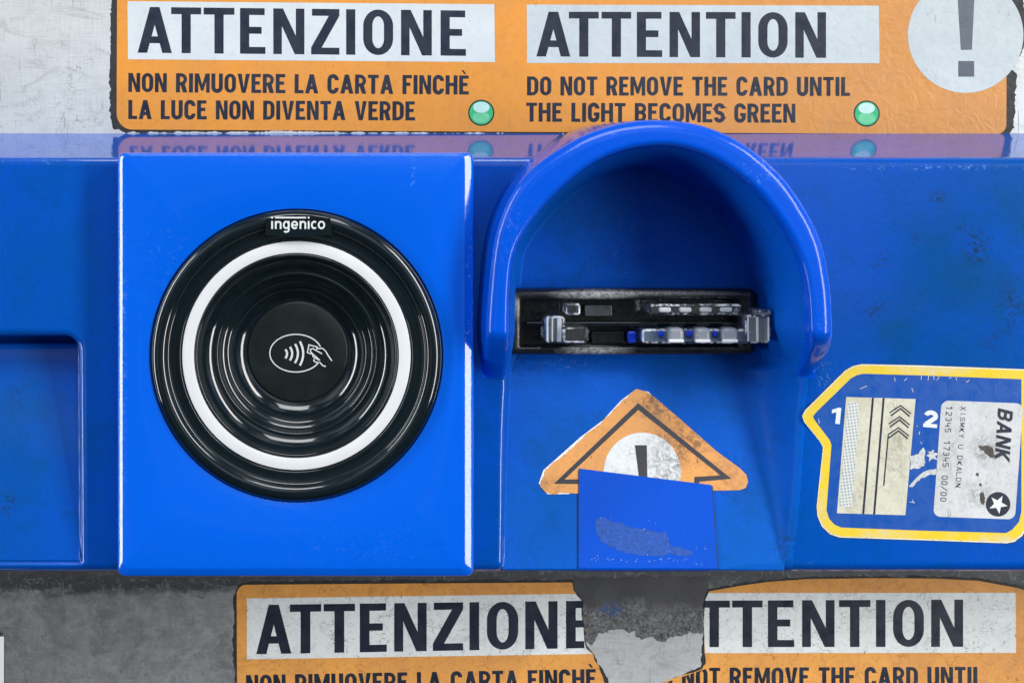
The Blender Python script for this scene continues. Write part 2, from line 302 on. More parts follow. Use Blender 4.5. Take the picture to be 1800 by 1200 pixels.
def residue_mat():
    m, nt, b = newmat('dark_glue_residue'); v = coords(nt)
    tc = node(nt, 'ShaderNodeTexCoord'); sx = node(nt, 'ShaderNodeSeparateXYZ'); nt.links.new(tc.outputs['Object'], sx.inputs[0])
    crust = ramp(nt, mth(nt, 'ADD', sx.outputs[2], mth(nt, 'MULTIPLY', mth(nt, 'SUBTRACT', noise(nt, v, 60, 5), 0.5), 0.02)), -0.1475, -0.1435, 1.0, 0.0)
    fine = ramp(nt, noise(nt, v, 620, 7, 0.8, 1.2), 0.42, 0.62)
    c = mixc(nt, ramp(nt, noise(nt, v, 70, 6, 0.7), 0.35, 0.7), (0.085, 0.085, 0.088), (0.045, 0.046, 0.052))
    c = mixc(nt, mth(nt, 'MULTIPLY', crust, fine), c, (0.30, 0.31, 0.31))
    c = mixc(nt, mth(nt, 'MULTIPLY', crust, ramp(nt, noise(nt, v, 480, 6, 0.8, 2.0), 0.56, 0.62)), c, (0.02, 0.02, 0.025))
    c = mixc(nt, mth(nt, 'MULTIPLY', blob(nt, PX(1075, 0) / 1000, PZ(1070, 0) / 1000, 0.006, 0.0035), ramp(nt, noise(nt, v, 700, 5), 0.45, 0.55)), c, (0.02, 0.08, 0.26))
    nt.links.new(c, b.inputs['Base Color']); b.inputs['Roughness'].default_value = 0.55
    bump(nt, b, mth(nt, 'MULTIPLY', noise(nt, v, 520, 6, 0.75, 1.0), mth(nt, 'ADD', crust, 0.12)), 0.0009)
    return m
M['residue'] = residue_mat()
M['tape_res'] = plain('rough_blue_glue', (0.0, 0.080, 0.46), 0.45, 0, 0.45, 900, 0.00015)

def halftone():
    m, nt, b = newmat('halftone_dots'); v = coords(nt, (950, 950, 950), (0, R(8), 0))
    s = node(nt, 'ShaderNodeSeparateXYZ'); nt.links.new(v, s.inputs[0])
    fx = mth(nt, 'SUBTRACT', mth(nt, 'FRACT', s.outputs[0]), 0.5); fz = mth(nt, 'SUBTRACT', mth(nt, 'FRACT', s.outputs[2]), 0.5)
    d = mth(nt, 'ADD', mth(nt, 'MULTIPLY', fx, fx), mth(nt, 'MULTIPLY', fz, fz))
    nz = noise(nt, coords(nt), 60, 3)
    c = mixc(nt, mth(nt, 'LESS_THAN', d, ramp(nt, nz, 0.3, 0.7, 0.05, 0.13)), (0.66, 0.66, 0.58), (0.22, 0.33, 0.50))
    nt.links.new(c, b.inputs['Base Color']); b.inputs['Roughness'].default_value = 0.45
    return m
M['halftone'] = halftone()

# ------------------------------------------------------------------ object helpers
def empty(name, loc_mm, label, cat, group=None):
    o = bpy.data.objects.new(name, None); COL.objects.link(o)
    o.location = [c / 1000 for c in loc_mm]; o.empty_display_size = 0.02
    o['label'] = label; o['category'] = cat
    if group: o['group'] = group
    return o
def origin_of(o):
    v = Vector((0, 0, 0))
    while o: v += o.location; o = o.parent
    return v
def tag(o, label, cat, group=None):
    o['label'] = label; o['category'] = cat
    if group: o['group'] = group
    return o
def link_mesh(name, verts, faces, mat, parent=None, smooth=False, flip=False):
    me = bpy.data.meshes.new(name)
    off = origin_of(parent)
    vv = [(v[0] - off.x, v[1] - off.y, v[2] - off.z) for v in verts]
    me.from_pydata(vv, [], faces)
    bm = bmesh.new(); bm.from_mesh(me)
    if flip: bmesh.ops.recalc_face_normals(bm, faces=bm.faces)
    bm.to_mesh(me); bm.free()
    me.materials.append(mat)
    if smooth: me.polygons.foreach_set('use_smooth', [True] * len(me.polygons))
    o = bpy.data.objects.new(name, me); COL.objects.link(o)
    if parent: o.parent = parent
    return o

class MB:
    """collects loops drawn in photo px on a surface; surf(px,py,off)->world point"""
    def __init__(s, surf): s.v = []; s.f = []; s.surf = surf; s.k = 0
    def loops(s, loops, off=0.0, thick=0.0, auto=True):
        o = off + (0.006 * (s.k % 3) if auto else 0.0); s.k += 1
        base = len(s.v); flat = []
        for L in loops: flat += [s.surf(p[0], p[1], o) for p in L]
        tris = tessellate_polygon([[Vector((p[0], p[1], 0)) for p in L] for L in loops])
        flat2 = [p for L in loops for p in L]
        s.v += flat
        for t in tris:
            a, b, c = (flat2[i] for i in t)
            cr = (b[0] - a[0]) * (c[1] - a[1]) - (b[1] - a[1]) * (c[0] - a[0])
            if abs(cr) < 1e-9: continue
            t = tuple(base + i for i in t)
            s.f.append(t if cr < 0 else t[::-1])      # py points down: cr<0 faces the camera
        if thick:
            i0 = base
            for L in loops:
                n = len(L); b2 = len(s.v)
                s.v += [s.surf(p[0], p[1], o - thick) for p in L]
                for i in range(n):
                    j = (i + 1) % n
                    s.f.append((i0 + i, i0 + j, b2 + j, b2 + i))
                i0 += n
    def build(s, name, mat, parent=None, smooth=False):
        return link_mesh(name, s.v, s.f, mat, parent, smooth)
def plane(Y): return lambda px, py, off: W(px, py, Y - off)

def arc(cx, cy, rx, ry, a0, a1, n=12):
    return [(cx + rx * math.cos(R(a0 + (a1 - a0) * i / n)), cy + ry * math.sin(R(a0 + (a1 - a0) * i / n))) for i in range(n + 1)]
def circle(cx, cy, r, n=72, ry=None): return arc(cx, cy, r, ry or r, 0, 360, n)[:-1]
def stroke(path, w, closed=False):
    P = [Vector(p[:2]) for p in path]; n = len(P); L = []; Rr = []
    for i in range(n):
        a = P[i - 1] if (i > 0 or closed) else None; b = P[(i + 1) % n] if (i < n - 1 or closed) else None
        d1 = (P[i] - a).normalized() if a is not None else None; d2 = (b - P[i]).normalized() if b is not None else None
        if d1 is None: d1 = d2
        if d2 is None: d2 = d1
        t = d1 + d2
        t = t.normalized() if t.length > 1e-6 else d1
        nrm = Vector((-t.y, t.x)); k = max(0.45, nrm.dot(Vector((-d1.y, d1.x))))
        L.append(tuple(P[i] + nrm * (w / 2 / k))); Rr.append(tuple(P[i] - nrm * (w / 2 / k)))
    if closed: return [L, Rr]
    return [L + Rr[::-1]]
def catmull(pts, n=8, closed=True):
    out = []; N_ = len(pts)
    for i in range(N_ if closed else N_ - 1):
        p = [np.array(pts[(i + k) % N_ if closed else min(max(i + k, 0), N_ - 1)], float) for k in (-1, 0, 1, 2)]
        for j in range(n):
            t = j / n
            q = 0.5 * ((2 * p[1]) + (-p[0] + p[2]) * t + (2 * p[0] - 5 * p[1] + 4 * p[2] - p[3]) * t * t + (-p[0] + 3 * p[1] - 3 * p[2] + p[3]) * t ** 3)
            out.append(tuple(q))
    if not closed: out.append(tuple(pts[-1]))
    return out
def ragged(path, amp, step=2.5, seed=1, closed=True):
    rnd = random.Random(seed); out = []; n = len(path); w = 0.0
    for i in range(n if closed else n - 1):
        a = Vector(path[i]); b = Vector(path[(i + 1) % n]); d = b - a; L = d.length
        nr = Vector((-d.y, d.x)); nr = nr.normalized() if nr.length else nr
        t = 0.0
        while t < L - 0.3:
            w = 0.72 * w + rnd.gauss(0, 0.62) * amp
            w = max(-2.2 * amp, min(2.2 * amp, w))
            out.append(tuple(a + d * (t / L) + nr * (w + rnd.uniform(-.25, .25) * amp)))
            t += step * rnd.uniform(0.4, 1.8)
    return out
def rrect(x0, y0, x1, y1, r, n=6):
    return arc(x1 - r, y1 - r, r, r, 0, 90, n) + arc(x0 + r, y1 - r, r, r, 90, 180, n) + arc(x0 + r, y0 + r, r, r, 180, 270, n) + arc(x1 - r, y0 + r, r, r, 270, 360, n)
def lerp(a, b, t): return a + (b - a) * t

# ------------------------------------------------------------------ lettering, outlines in (0..w, 0..h)
def glyph(ch, w, h, s, b):
    r = lambda x0, y0, x1, y1: [[(x0, y0), (x1, y0), (x1, y1), (x0, y1)]]
    hs, hb = s / 2, b / 2
    rx, ry = (w - s) / 2, min((w - s) / 2 * 1.15, (h - b) / 2 * 0.5)
    if ch == 'I': return [r((w - s) / 2, 0, (w + s) / 2, h)]
    if ch == 'T': return [[[(0, h), (0, h - b), ((w - s) / 2, h - b), ((w - s) / 2, 0), ((w + s) / 2, 0), ((w + s) / 2, h - b), (w, h - b), (w, h)]]]
    if ch in 'EÈ':
        e = [[[(0, 0), (w, 0), (w, b), (s, b), (s, .44 * h), (.85 * w, .44 * h), (.85 * w, .44 * h + b), (s, .44 * h + b), (s, h - b), (.97 * w, h - b), (.97 * w, h), (0, h)]]]
        if ch == 'È': e.append([[(.22 * w, 1.27 * h), (.46 * w, 1.27 * h), (.72 * w, 1.07 * h), (.52 * w, 1.07 * h)]])
        return e
    if ch == 'F': return [[[(0, 0), (s, 0), (s, .43 * h), (.84 * w, .43 * h), (.84 * w, .43 * h + b), (s, .43 * h + b), (s, h - b), (w, h - b), (w, h), (0, h)]]]
    if ch == 'L': return [[[(0, 0), (w, 0), (w, b), (s, b), (s, h), (0, h)]]]
    if ch == 'H': return [[[(0, 0), (s, 0), (s, .44 * h), (w - s, .44 * h), (w - s, 0), (w, 0), (w, h), (w - s, h), (w - s, .44 * h + b), (s, .44 * h + b), (s, h), (0, h)]]]
    if ch == 'N': return [[[(0, 0), (s * .93, 0), (s * .93, .62 * h), (w - s * 1.05, 0), (w, 0), (w, h), (w - s * .93, h), (w - s * .93, .40 * h), (s * 1.05, h), (0, h)]]]
    if ch == 'M': return [[[(0, 0), (s * .9, 0), (s * .9, .58 * h), (w / 2 - s * .3, .1 * h), (w / 2 + s * .3, .1 * h), (w - s * .9, .58 * h), (w - s * .9, 0), (w, 0), (w, h), (w - s * 1.05, h), (w / 2, .42 * h), (s * 1.05, h), (0, h)]]]
    if ch == 'Z': return [[[(0, 0), (w, 0), (w, b), (s * 1.15, b), (w, h - b), (w, h), (.03 * w, h), (.03 * w, h - b), (w - s * 1.15, h - b), (0, b)]]]
    if ch == 'A':
        t = .52 * s
        k = (w / 2 - t) / h; q = s * 1.04
        yb0, yb1 = .21 * h, .21 * h + b
        apex = (w / 2 - q) / k if k else h
        return [[[(0, 0), (q, 0), (q + k * yb0, yb0), (w - q - k * yb0, yb0), (w - q, 0), (w, 0), (w / 2 + t, h), (w / 2 - t, h)],
                 [(q + k * yb1, yb1), (w - q - k * yb1, yb1), (w / 2, min(apex, h * .86))]]]
    if ch == 'V':
        t = .5 * s
        return [[[(w / 2 - t, 0), (w / 2 + t, 0), (w, h), (w - s * 1.03, h), (w / 2, .24 * h), (s * 1.03, h), (0, h)]]]
    if ch == 'W': return [stroke([(hs, h), (.3 * w, 0), (w / 2, .7 * h), (.7 * w, 0), (w - hs, h)], s)]
    if ch == 'X': return [stroke([(hs, 0), (w - hs, h)], s), stroke([(hs, h), (w - hs, 0)], s)]
    if ch == 'Y': return [stroke([(hs, h), (w / 2, .45 * h), (w - hs, h)], s), r((w - s) / 2, 0, (w + s) / 2, .47 * h)]
    if ch == 'K': return [r(0, 0, s, h), [[(s * .8, .38 * h), (s * .8, .62 * h), (w - s * 1.2, h), (w, h), (.48 * w, .52 * h), (w, 0), (w - s * 1.2, 0)]]]
    if ch in 'O0':
        R_ = w / 2; Ry = min(w / 2 * 1.1, h / 2); o = []
        for (cx, cy, a) in ((w - R_, Ry, 270), (w - R_, h - Ry, 0), (R_, h - Ry, 90), (R_, Ry, 180)): o += arc(cx, cy, R_, Ry, a, a + 90, 8)
        r2, ry2 = w / 2 - s, max(Ry - b, .01); i = []
        for (cx, cy, a) in ((w / 2, b + ry2, 270), (w / 2, h - b - ry2, 0), (w / 2, h - b - ry2, 90), (w / 2, b + ry2, 180)): i += arc(cx, cy, r2, ry2, a, a + 90, 8)
        return [[o, i]]
    if ch == 'D':
        R_ = .55 * w
        o = [(0, 0)] + arc(w - R_, R_, R_, R_, 270, 360, 8) + arc(w - R_, h - R_, R_, R_, 0, 90, 8) + [(0, h)]
        q = R_ - s
        i = [(s, b)] + arc(w - R_, b + q, q, q, 270, 360, 8) + arc(w - R_, h - b - q, q, q, 0, 90, 8) + [(s, h - b)]
        return [[o, i]]
    if ch in 'CG':
        p = [(w - hs, .70 * h)] + arc(w / 2, h - hb - ry, rx, ry, 0, 180, 14) + arc(w / 2, hb + ry, rx, ry, 180, 360, 14)
        if ch == 'C': p += [(w - hs, .30 * h)]; return [stroke(p, s)]
        p += [(w - hs, .50 * h)]
        return [stroke(p, s), r(.52 * w, .50 * h - b, w, .50 * h)]
    if ch == 'U': return [stroke([(hs, h)] + arc(w / 2, hb + ry, rx, ry, 180, 360, 14) + [(w - hs, h)], s)]
    if ch == 'S':
        y1, y2 = .74 * h, .26 * h; q1 = h - hb - y1; q2 = y2 - hb
        p = [(w - hs, y1)] + arc(w / 2, y1, rx, q1, 0, 180, 12) + arc(w / 2, y1, rx, y1 - h / 2, 180, 255, 6) + arc(w / 2, y2, rx, h / 2 - y2, 75, 0, 6) + arc(w / 2, y2, rx, q2, 0, -180, 12)
        return [stroke(p, s)]
    if ch in 'RPB':
        y0 = .44 * h if ch != 'B' else .5 * h
        q = (h - hb - y0 - hb * .2) / 2; cy = h - hb - q; xr = max(w - hs - q, s)
        out = [r(0, 0, s, h), stroke([(s * .6, h - hb)] + arc(xr, cy, w - hs - xr, q, 90, -90, 12) + [(s * .6, cy - q)], b * 1.05)]
        if ch == 'R': out.append([[(.36 * w, y0 + b * .3), (.36 * w + s * 1.15, y0 + b * .3), (w, 0), (w - s * 1.12, 0)]])
        if ch == 'B':
            q2 = (cy - q - hb) / 2
            out.append(stroke([(s * .6, cy - q)] + arc(max(w - hs - q2, s), hb + q2, w - hs - max(w - hs - q2, s), q2, 90, -90, 12) + [(s * .6, hb)], b * 1.05))
        return out
    if ch == '1': return [[[(w * .42, 0), (w * .42 + s, 0), (w * .42 + s, h), (w * .42 + s * .35, h), (0, .84 * h), (0, .84 * h - b), (w * .42, .84 * h - b * .6)]]]
    if ch == '2':
        p = arc(w / 2, .72 * h - hb * .4, rx, .28 * h - hb * .6, 170, -25, 14) + [(hs * 1.1, b * .8)]
        return [stroke(p, s), r(0, 0, w, b)]
    if ch == '3': return [stroke(arc(w / 2 - hs * .3, .73 * h, rx, .27 * h - hb, 150, -80, 12) + arc(w / 2 - hs * .3, .27 * h, rx, .27 * h - hb, 80, -150, 12), s)]
    if ch == '4': return [stroke([(hs, h), (hs, .42 * h), (w, .42 * h)], s), r(w - s * 1.3, 0, w - s * .3, h * .75)]
    if ch == '5': return [stroke([(w, h - hb), (hs, h - hb), (hs, .55 * h)] + arc(w / 2 - hs * .2, .32 * h, rx, .32 * h - hb, 100, -150, 12), s)]
    if ch == '7': return [stroke([(0, h - hb), (w - hs, h - hb), (w * .35, 0)], s)]
    if ch == '/': return [stroke([(0, 0), (w, h)], s)]
    return []
WID = dict(A=.66, N=.60, O=.58, T=.54, E=.49, È=.49, R=.57, I=.21, M=.76, U=.58, V=.62, L=.45, C=.57, F=.47, H=.60, D=.58, B=.58, G=.58, S=.55, X=.6, K=.6, Y=.6, W=.8, Z=.55)
def text(mb, string, p0, p1, h, s=.205, b=.17, gap=.085, space=.30, off=0.0, slant=0.0, wid=None, fit=True):
    """string from px p0 to px p1 along its baseline, capital height h px"""
    ws = [space if c == ' ' else (wid or WID.get(c, .55)) for c in string]
    tot = sum(ws) + gap * (len(string) - 1)
    dx, dy = p1[0] - p0[0], p1[1] - p0[1]; L = math.hypot(dx, dy); ux, uy = dx / L, dy / L
    k = L / (tot * h) if fit else 1.0
    u = 0
    for c, w in zip(string, ws):
        for piece in glyph(c, w * k, 1.0, s * min(1, k * 1.02), b):
            mb.loops([[(p0[0] + (u + x + slant * y) * h * ux + y * h * uy, p0[1] + (u + x + slant * y) * h * uy - y * h * ux) for (x, y) in lp] for lp in piece], off)
        u += (w + gap) * k
def heading(mb, string, xs, yt, yb, off=0.0, st=16, bar=12):
    """each letter between its own px edges; yt, yb: (left,right) px of cap line and baseline"""
    X0, X1 = xs[0][0], xs[-1][1]
    for c, (a, b2) in zip(string, xs):
        for piece in glyph(c, b2 - a, 1.0, st, bar / 80):
            # glyph in mixed units: x px, y unit -> use px for both
            pass
        hh = 80.0
        for piece in glyph(c, b2 - a, hh, st, bar):
            out = []
            for lp in piece:
                q = []
                for (x, y) in lp:
                    t = (a + x - X0) / (X1 - X0); y0 = lerp(yb[0], yb[1], t); y1 = lerp(yt[0], yt[1], t)
                    q.append((a + x + (y / hh) * (-0.01) * 0, lerp(y0, y1, y / hh)))
                out.append(q)
            mb.loops(out, off)
def cut(o, p0, p1, keep):
    """cut a flat mesh along the px line p0-p1 (panel plane), keep the side of px point `keep`"""
    off = origin_of(o.parent)
    a = Vector(W(*p0, 0)) - off; b = Vector(W(*p1, 0)) - off; k = Vector(W(*keep, 0)) - off
    n = (b - a).cross(Vector((0, 1, 0))).normalized()
    if (k - a).dot(n) < 0: n = -n
    bm = bmesh.new(); bm.from_mesh(o.data)
    bmesh.ops.bisect_plane(bm, geom=bm.verts[:] + bm.edges[:] + bm.faces[:], plane_co=a, plane_no=n, clear_inner=True)
    bm.to_mesh(o.data); bm.free()

# ------------------------------------------------------------------ steel panel
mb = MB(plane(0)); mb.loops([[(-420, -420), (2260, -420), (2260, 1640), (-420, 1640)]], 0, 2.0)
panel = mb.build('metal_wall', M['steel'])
tag(panel, 'scratched bare steel wall panel carrying the orange stickers and blue bar', 'wall')

# ------------------------------------------------------------------ blue bar with hood: one relief
def sdf(X, Z, poly):
    P = np.array(poly, float); Q = np.roll(P, -1, 0)
    d2 = np.full(X.shape, 1e18); ins = np.zeros(X.shape, bool)
    for (a, b) in zip(P, Q):
        ex, ez = b - a; L2 = ex * ex + ez * ez + 1e-12
        t = np.clip(((X - a[0]) * ex + (Z - a[1]) * ez) / L2, 0, 1)
        d2 = np.minimum(d2, (X - a[0] - t * ex) ** 2 + (Z - a[1] - t * ez) ** 2)
        if a[1] != b[1]:
            c = ((a[1] > Z) != (b[1] > Z)) & (X < (b[0] - a[0]) * (Z - a[1]) / (b[1] - a[1]) + a[0]); ins ^= c
    return np.where(ins, 1, -1) * np.sqrt(d2)
def sstep(a, b, x):
    t = np.clip((x - a) / (b - a), 0, 1); return t * t * (3 - 2 * t)
def smax(a, b, k):
    h = np.maximum(k - np.abs(a - b), 0) / k; return np.maximum(a, b) + h * h * k / 4
def smin(a, b, k): return -smax(-a, -b, k)
def fillet(d, r, rh):      # 0 at d>=r, -rh at d=0 , quarter round
    t = np.clip(d / r, 0, 1); return -rh * (1 - np.sqrt(np.clip(1 - (1 - t) ** 2, 0, 1)))

HB = 34.0
HT = 58.0
def hood_top_px(py): return HT - (HT - HB) * float(sstep(575, 695, np.array(float(py))))
inner_px = [(884, 990), (885, 900), (886, 800), (889, 710), (895, 630), (896, 560), (898, 500), (905, 448), (925, 405), (967, 352), (1030, 297), (1092, 267), (1158, 256), (1210, 262), (1262, 283), (1325, 330), (1376, 394), (1405, 450), (1419, 505), (1424, 570), (1423, 612), (1414, 655), (1403, 710), (1398, 800), (1390, 905), (1381, 975), (1375, 1060), (1300, 1100), (1130, 1110), (960, 1100), (884, 1060)]
outer_px = [(872, 1100), (870, 1000), (868, 800), (853, 705), (852, 640), (854, 575), (859, 500), (868, 425), (884, 372), (908, 327), (940, 292), (980, 263), (1033, 234), (1090, 216), (1148, 209.5), (1205, 213), (1260, 227), (1321, 259), (1381, 312), (1423, 372), (1449, 428), (1462, 490), (1467, 540), (1467, 590), (1458, 625), (1434, 665), (1417, 710), (1410, 800), (1402, 1000), (1400, 1100)]
def topoly(pts, hfun, n=6):
    return [(PX(x, -hfun(y)), PZ(y, -hfun(y))) for (x, y) in catmull(pts, n)]
IN = topoly(inner_px, hood_top_px); OUT = topoly(outer_px, hood_top_px)
POCK = [(PX(x, -HB), PZ(y, -HB)) for (x, y) in ([(-420, 590)] + arc(112, 618, 26, 28, 270, 360, 6) + [(139, 800), (140, 986), (-420, 986)])]
Z_T, Z_J = PZ(277, -HB), PZ(233, 0)
Z_B = PZ(1008, -HB)

def relief(X, Z):
    py34 = VPY - Z / sc_(-HB)
    # plain bar: sloping ledge on top, rounded bottom edge
    ledge = HB * (Z_J - Z) / (Z_J - Z_T)
    dt = Z_T - Z
    top = np.where(dt > 0, HB + fillet(dt + 0.0, 3.0, 1.3), HB - 1.3 + (ledge - HB))
    db = Z - Z_B
    bot = np.where(db > 0, HB + fillet(db, 4.0, 4.5), HB - 4.5 + db * 15)
    bar = np.minimum(top, bot)
    # left pocket
    dp = sdf(X, Z, POCK)
    tz = np.clip((py34 - 604) / (986 - 604), 0, 1)
    fl = 19 + (33.4 - 19) * tz ** 0.85 - 14 * (1 - sstep(600, 612, py34))
    wallp = HB + np.where(dp < 0, 0, -1.0 * dp * 6)
    rim = HB + fillet(np.clip(-dp, 0, 99), 2.6, 2.2)
    pocket_in = smax(fl, HB - 2.2 - 6.0 * dp, 2.0)
    pk = np.where(dp > 0, pocket_in, rim)
    bar2 = np.where(dp > -2.6, np.minimum(bar, np.maximum(pk, -5)), bar)
    # hood
    do = sdf(X, Z, OUT); di = sdf(X, Z, IN)
    t_h = sstep(575, 695, VPY - Z / sc_(-46))
    top_h = HT - (HT - HB + 2.5) * t_h
    low = np.clip((top_h - HB) / (HT - HB), 0, 1)
    right = sstep(PX(1230, -HB), PX(1340, -HB), X)
    soft = 1 - sstep(0.0, 0.35, low)                       # 1 below the hood
    r_in = 2.0 + 5.9 * right * soft
    crest = top_h + np.where(do > 0, fillet(do, 4.2, 3.6), -3.6 + do * 34)
    ci = np.where(di < 0, fillet(-di, r_in, 2.2 + 1.2 * right * soft), 0)
    hood = crest + ci
    barr = bar2 + ci * 0.6 * soft
    out = smax(np.where(do > -3, hood, -60), barr, 0.9)
    out = np.where(soft > 0.5, np.minimum(out, np.where(db < 6, bot, 99)), out)
    # recess
    pyr = VPY - Z / sc_(-20)
    t2 = np.clip((pyr - 630) / (992 - 630), 0, 1)
    floor = 11 + (33.2 - 11) * t2
    slope = 6.5 - 3.8 * right * soft
    edge_h = np.maximum(top_h, HB) - (2.2 + 1.2 * right * soft) * (1 - 0.4 * soft)
    k_fl = (1.2 + right * np.clip(0.85 * (HB - floor), 0, 16)) * soft + 9.0 * (1 - soft)
    rin = smax(floor, edge_h - slope * di, k_fl)
    rin = np.minimum(rin, edge_h + 0.2)
    res = np.where(di > 0, np.minimum(rin, bot + 60 * (pyr < 900)), out)
    return res, do, di, dp

GX = np.arange(PX(-260, -HB), PX(2060, -HB), 0.38)
GZ = np.arange(PZ(1016, -HB), PZ(196, -HT) + 1, 0.38)
XX, ZZ = np.meshgrid(GX, GZ)
HH, DO, DI, DP = relief(XX, ZZ)
HH = np.maximum(HH, -1.0)
HH = np.where((XX - PX(521, -46)) ** 2 + (ZZ - PZ(625, -46)) ** 2 < 47.0 ** 2, np.minimum(HH, 18.0), HH)     # opening behind the round reader
HH[:, 0] = -1.0; HH[:, -1] = -1.0
gz, gx = np.gradient(HH, GZ, GX)
NX, NY, NZ = -gx, -np.ones_like(HH), -gz          # surface (x, -H, z): facing -y
NX, NZ = -gx, -gz
nl = np.sqrt(NX ** 2 + 1 + NZ ** 2)
NRM = np.stack([NX / nl, -1 / nl, NZ / nl], -1)
PYG = VPY - ZZ / sc_(-46)
hood_m = (DO > -0.9) & (DI <= 0.6) & (PYG < 672)
rec_m = (DI > 0.6) | ((DI > -2.5) & (DI <= 0.6) & (PYG > 672) & (XX > PX(1200, -HB)))
pock_m = (DP > -0.3)
lab = np.where(rec_m, 2, np.where(hood_m, 1, np.where(pock_m, 3, 0)))
ny, nx = HH.shape
def h_at(x, z):
    i = min(max((x - GX[0]) / 0.38, 0), nx - 2.001); j = min(max((z - GZ[0]) / 0.38, 0), ny - 2.001)
    i0, j0 = int(i), int(j); u, v = i - i0, j - j0
    return (HH[j0, i0] * (1 - u) + HH[j0, i0 + 1] * u) * (1 - v) + (HH[j0 + 1, i0] * (1 - u) + HH[j0 + 1, i0 + 1] * u) * v
def surf_at(px, py):
    Y = -HB
    for _ in range(40): Y += 0.5 * (-max(h_at(PX(px, Y), PZ(py, Y)), 0) - Y)
    return Y
_cache = {}
def onbar(px, py, off):
    k = (round(px, 2), round(py, 2))
    if k not in _cache: _cache[k] = surf_at(px, py)
    return W(px, py, _cache[k] - off)

fascia = empty('card_slot_bar', (0, -17, PZ(1008, -34)), 'long blue moulded machine bar with arched card hood and a scooped pocket at left', 'machine panel')
off = origin_of(fascia)
def relief_part(name, code, mat):
    q = lab[:-1, :-1] == code
    q &= np.maximum.reduce([HH[:-1, :-1], HH[1:, :-1], HH[:-1, 1:], HH[1:, 1:]]) > -0.9
    jj, ii = np.nonzero(q)
    a = jj * nx + ii
    quads = np.stack([a, a + 1, a + nx + 1, a + nx], -1)
    used, inv = np.unique(quads, return_inverse=True)
    quads = inv.reshape(quads.shape)
    V = np.stack([XX.ravel()[used] / 1000 - off.x, -HH.ravel()[used] / 1000 - off.y, ZZ.ravel()[used] / 1000 - off.z], -1)
    me = bpy.data.meshes.new(name)
    me.vertices.add(len(V)); me.vertices.foreach_set('co', V.ravel())
    me.loops.add(quads.size); me.loops.foreach_set('vertex_index', quads.ravel().astype(np.int32))
    me.polygons.add(len(quads)); me.polygons.foreach_set('loop_start', np.arange(0, quads.size, 4, dtype=np.int32))
    me.polygons.foreach_set('use_smooth', np.ones(len(quads), bool))
    me.update(calc_edges=True)
    me.normals_split_custom_set_from_vertices(NRM.reshape(-1, 3)[used].tolist())
    me.materials.append(mat)
    o = bpy.data.objects.new(name, me); COL.objects.link(o); o.parent = fascia
    return o
relief_part('bar_body', 0, M['bar'])
relief_part('card_hood', 1, M['hood'])
relief_part('card_recess', 2, M['recess'])
relief_part('pocket', 3, M['bar'])

# ------------------------------------------------------------------ contactless reader: square housing and round black target
YF = -46.0
BX, BZ = PX(521, YF), PZ(625, YF)                     # axis of the round reader
reader = empty('contactless_reader', (BX, YF, PZ(1013, YF)), 'bright blue square housing with round black tap target and white ring', 'card reader')
def rr_ray(x0, x1, z0, z1, r, n=720):
    """rounded rectangle as a loop of n points at equal angles seen from the reader axis"""
    pts = []
    base = [(x, z) for (x, z) in rrect(x0, z0, x1, z1, r, 10)]
    ang = [math.atan2(z - BZ, x - BX) for (x, z) in base]
    for i in range(n):
        a = -math.pi + 2 * math.pi * (i + 0.5) / n
        dx, dz = math.cos(a), math.sin(a); best = None
        for j in range(len(base)):
            (xa, za), (xb, zb) = base[j], base[(j + 1) % len(base)]
            ex, ez = xb - xa, zb - za; den = dx * ez - dz * ex
            if abs(den) < 1e-12: continue
            t = ((xa - BX) * ez - (za - BZ) * ex) / den; u = ((xa - BX) * dz - (za - BZ) * dx) / den
            if t > 0 and -1e-9 <= u <= 1 + 1e-9 and (best is None or t > best): best = t
        pts.append((BX + dx * best, BZ + dz * best))
    return pts
ox0, ox1, oz0, oz1 = PX(206.5, YF + 1.5), PX(833, YF + 1.5), PZ(1013, YF + 1.5), PZ(268, YF + 1.5)
RR = 257 * sc_(YF)
def ringpts(r, n=720): return [(BX + r * math.cos(-math.pi + 2 * math.pi * (i + .5) / n), BZ + r * math.sin(-math.pi + 2 * math.pi * (i + .5) / n)) for i in range(n)]
def inset(l, rr_, t, b): return (ox0 + l, ox1 - rr_, oz0 + b, oz1 - t)
loops = []
loops.append((ringpts(RR + 0.1), YF + 14))
loops.append((ringpts(RR + 0.1), YF + 0.35))
loops.append((ringpts(RR + 0.2), YF + 0.08))
loops.append((ringpts(RR + 0.45), YF))
q = inset(2.3, 3.35, 1.2, 3.4); loops.append((rr_ray(*q, 1.6), YF))
for (l_, r_, t_, b_, rad_, dy) in ((2.12, 3.15, 1.0, 3.2, 1.7, 0.025), (1.85, 2.85, 0.8, 2.8, 1.8, 0.16), (1.70, 2.62, 0.72, 2.5, 1.9, 0.25), (1.10, 1.80, 0.5, 1.8, 2.1, 0.61), (0.50, 0.95, 0.3, 0.9, 2.3, 0.96), (0.30, 0.62, 0.2, 0.6, 2.35, 1.14), (0.10, 0.20, 0.08, 0.2, 2.4, 1.55)):
    q = inset(l_, r_, t_, b_); loops.append((rr_ray(*q, rad_), YF + dy))
q = inset(0.0, 0.0, 0.0, 0.0); loops.append((rr_ray(*q, 2.5), YF + 2.3))
loops.append((rr_ray(*q, 2.5), YF + 26))
n = 720; V = []; F = []
for (L, Y) in loops: V += [(x / 1000, Y / 1000, z / 1000) for (x, z) in L]
for k in range(len(loops) - 1):
    for i in range(n):
        j = (i + 1) % n; F.append((k * n + i, k * n + j, (k + 1) * n + j, (k + 1) * n + i))
housing = link_mesh('housing', V, F, M['box'], reader, True, True)

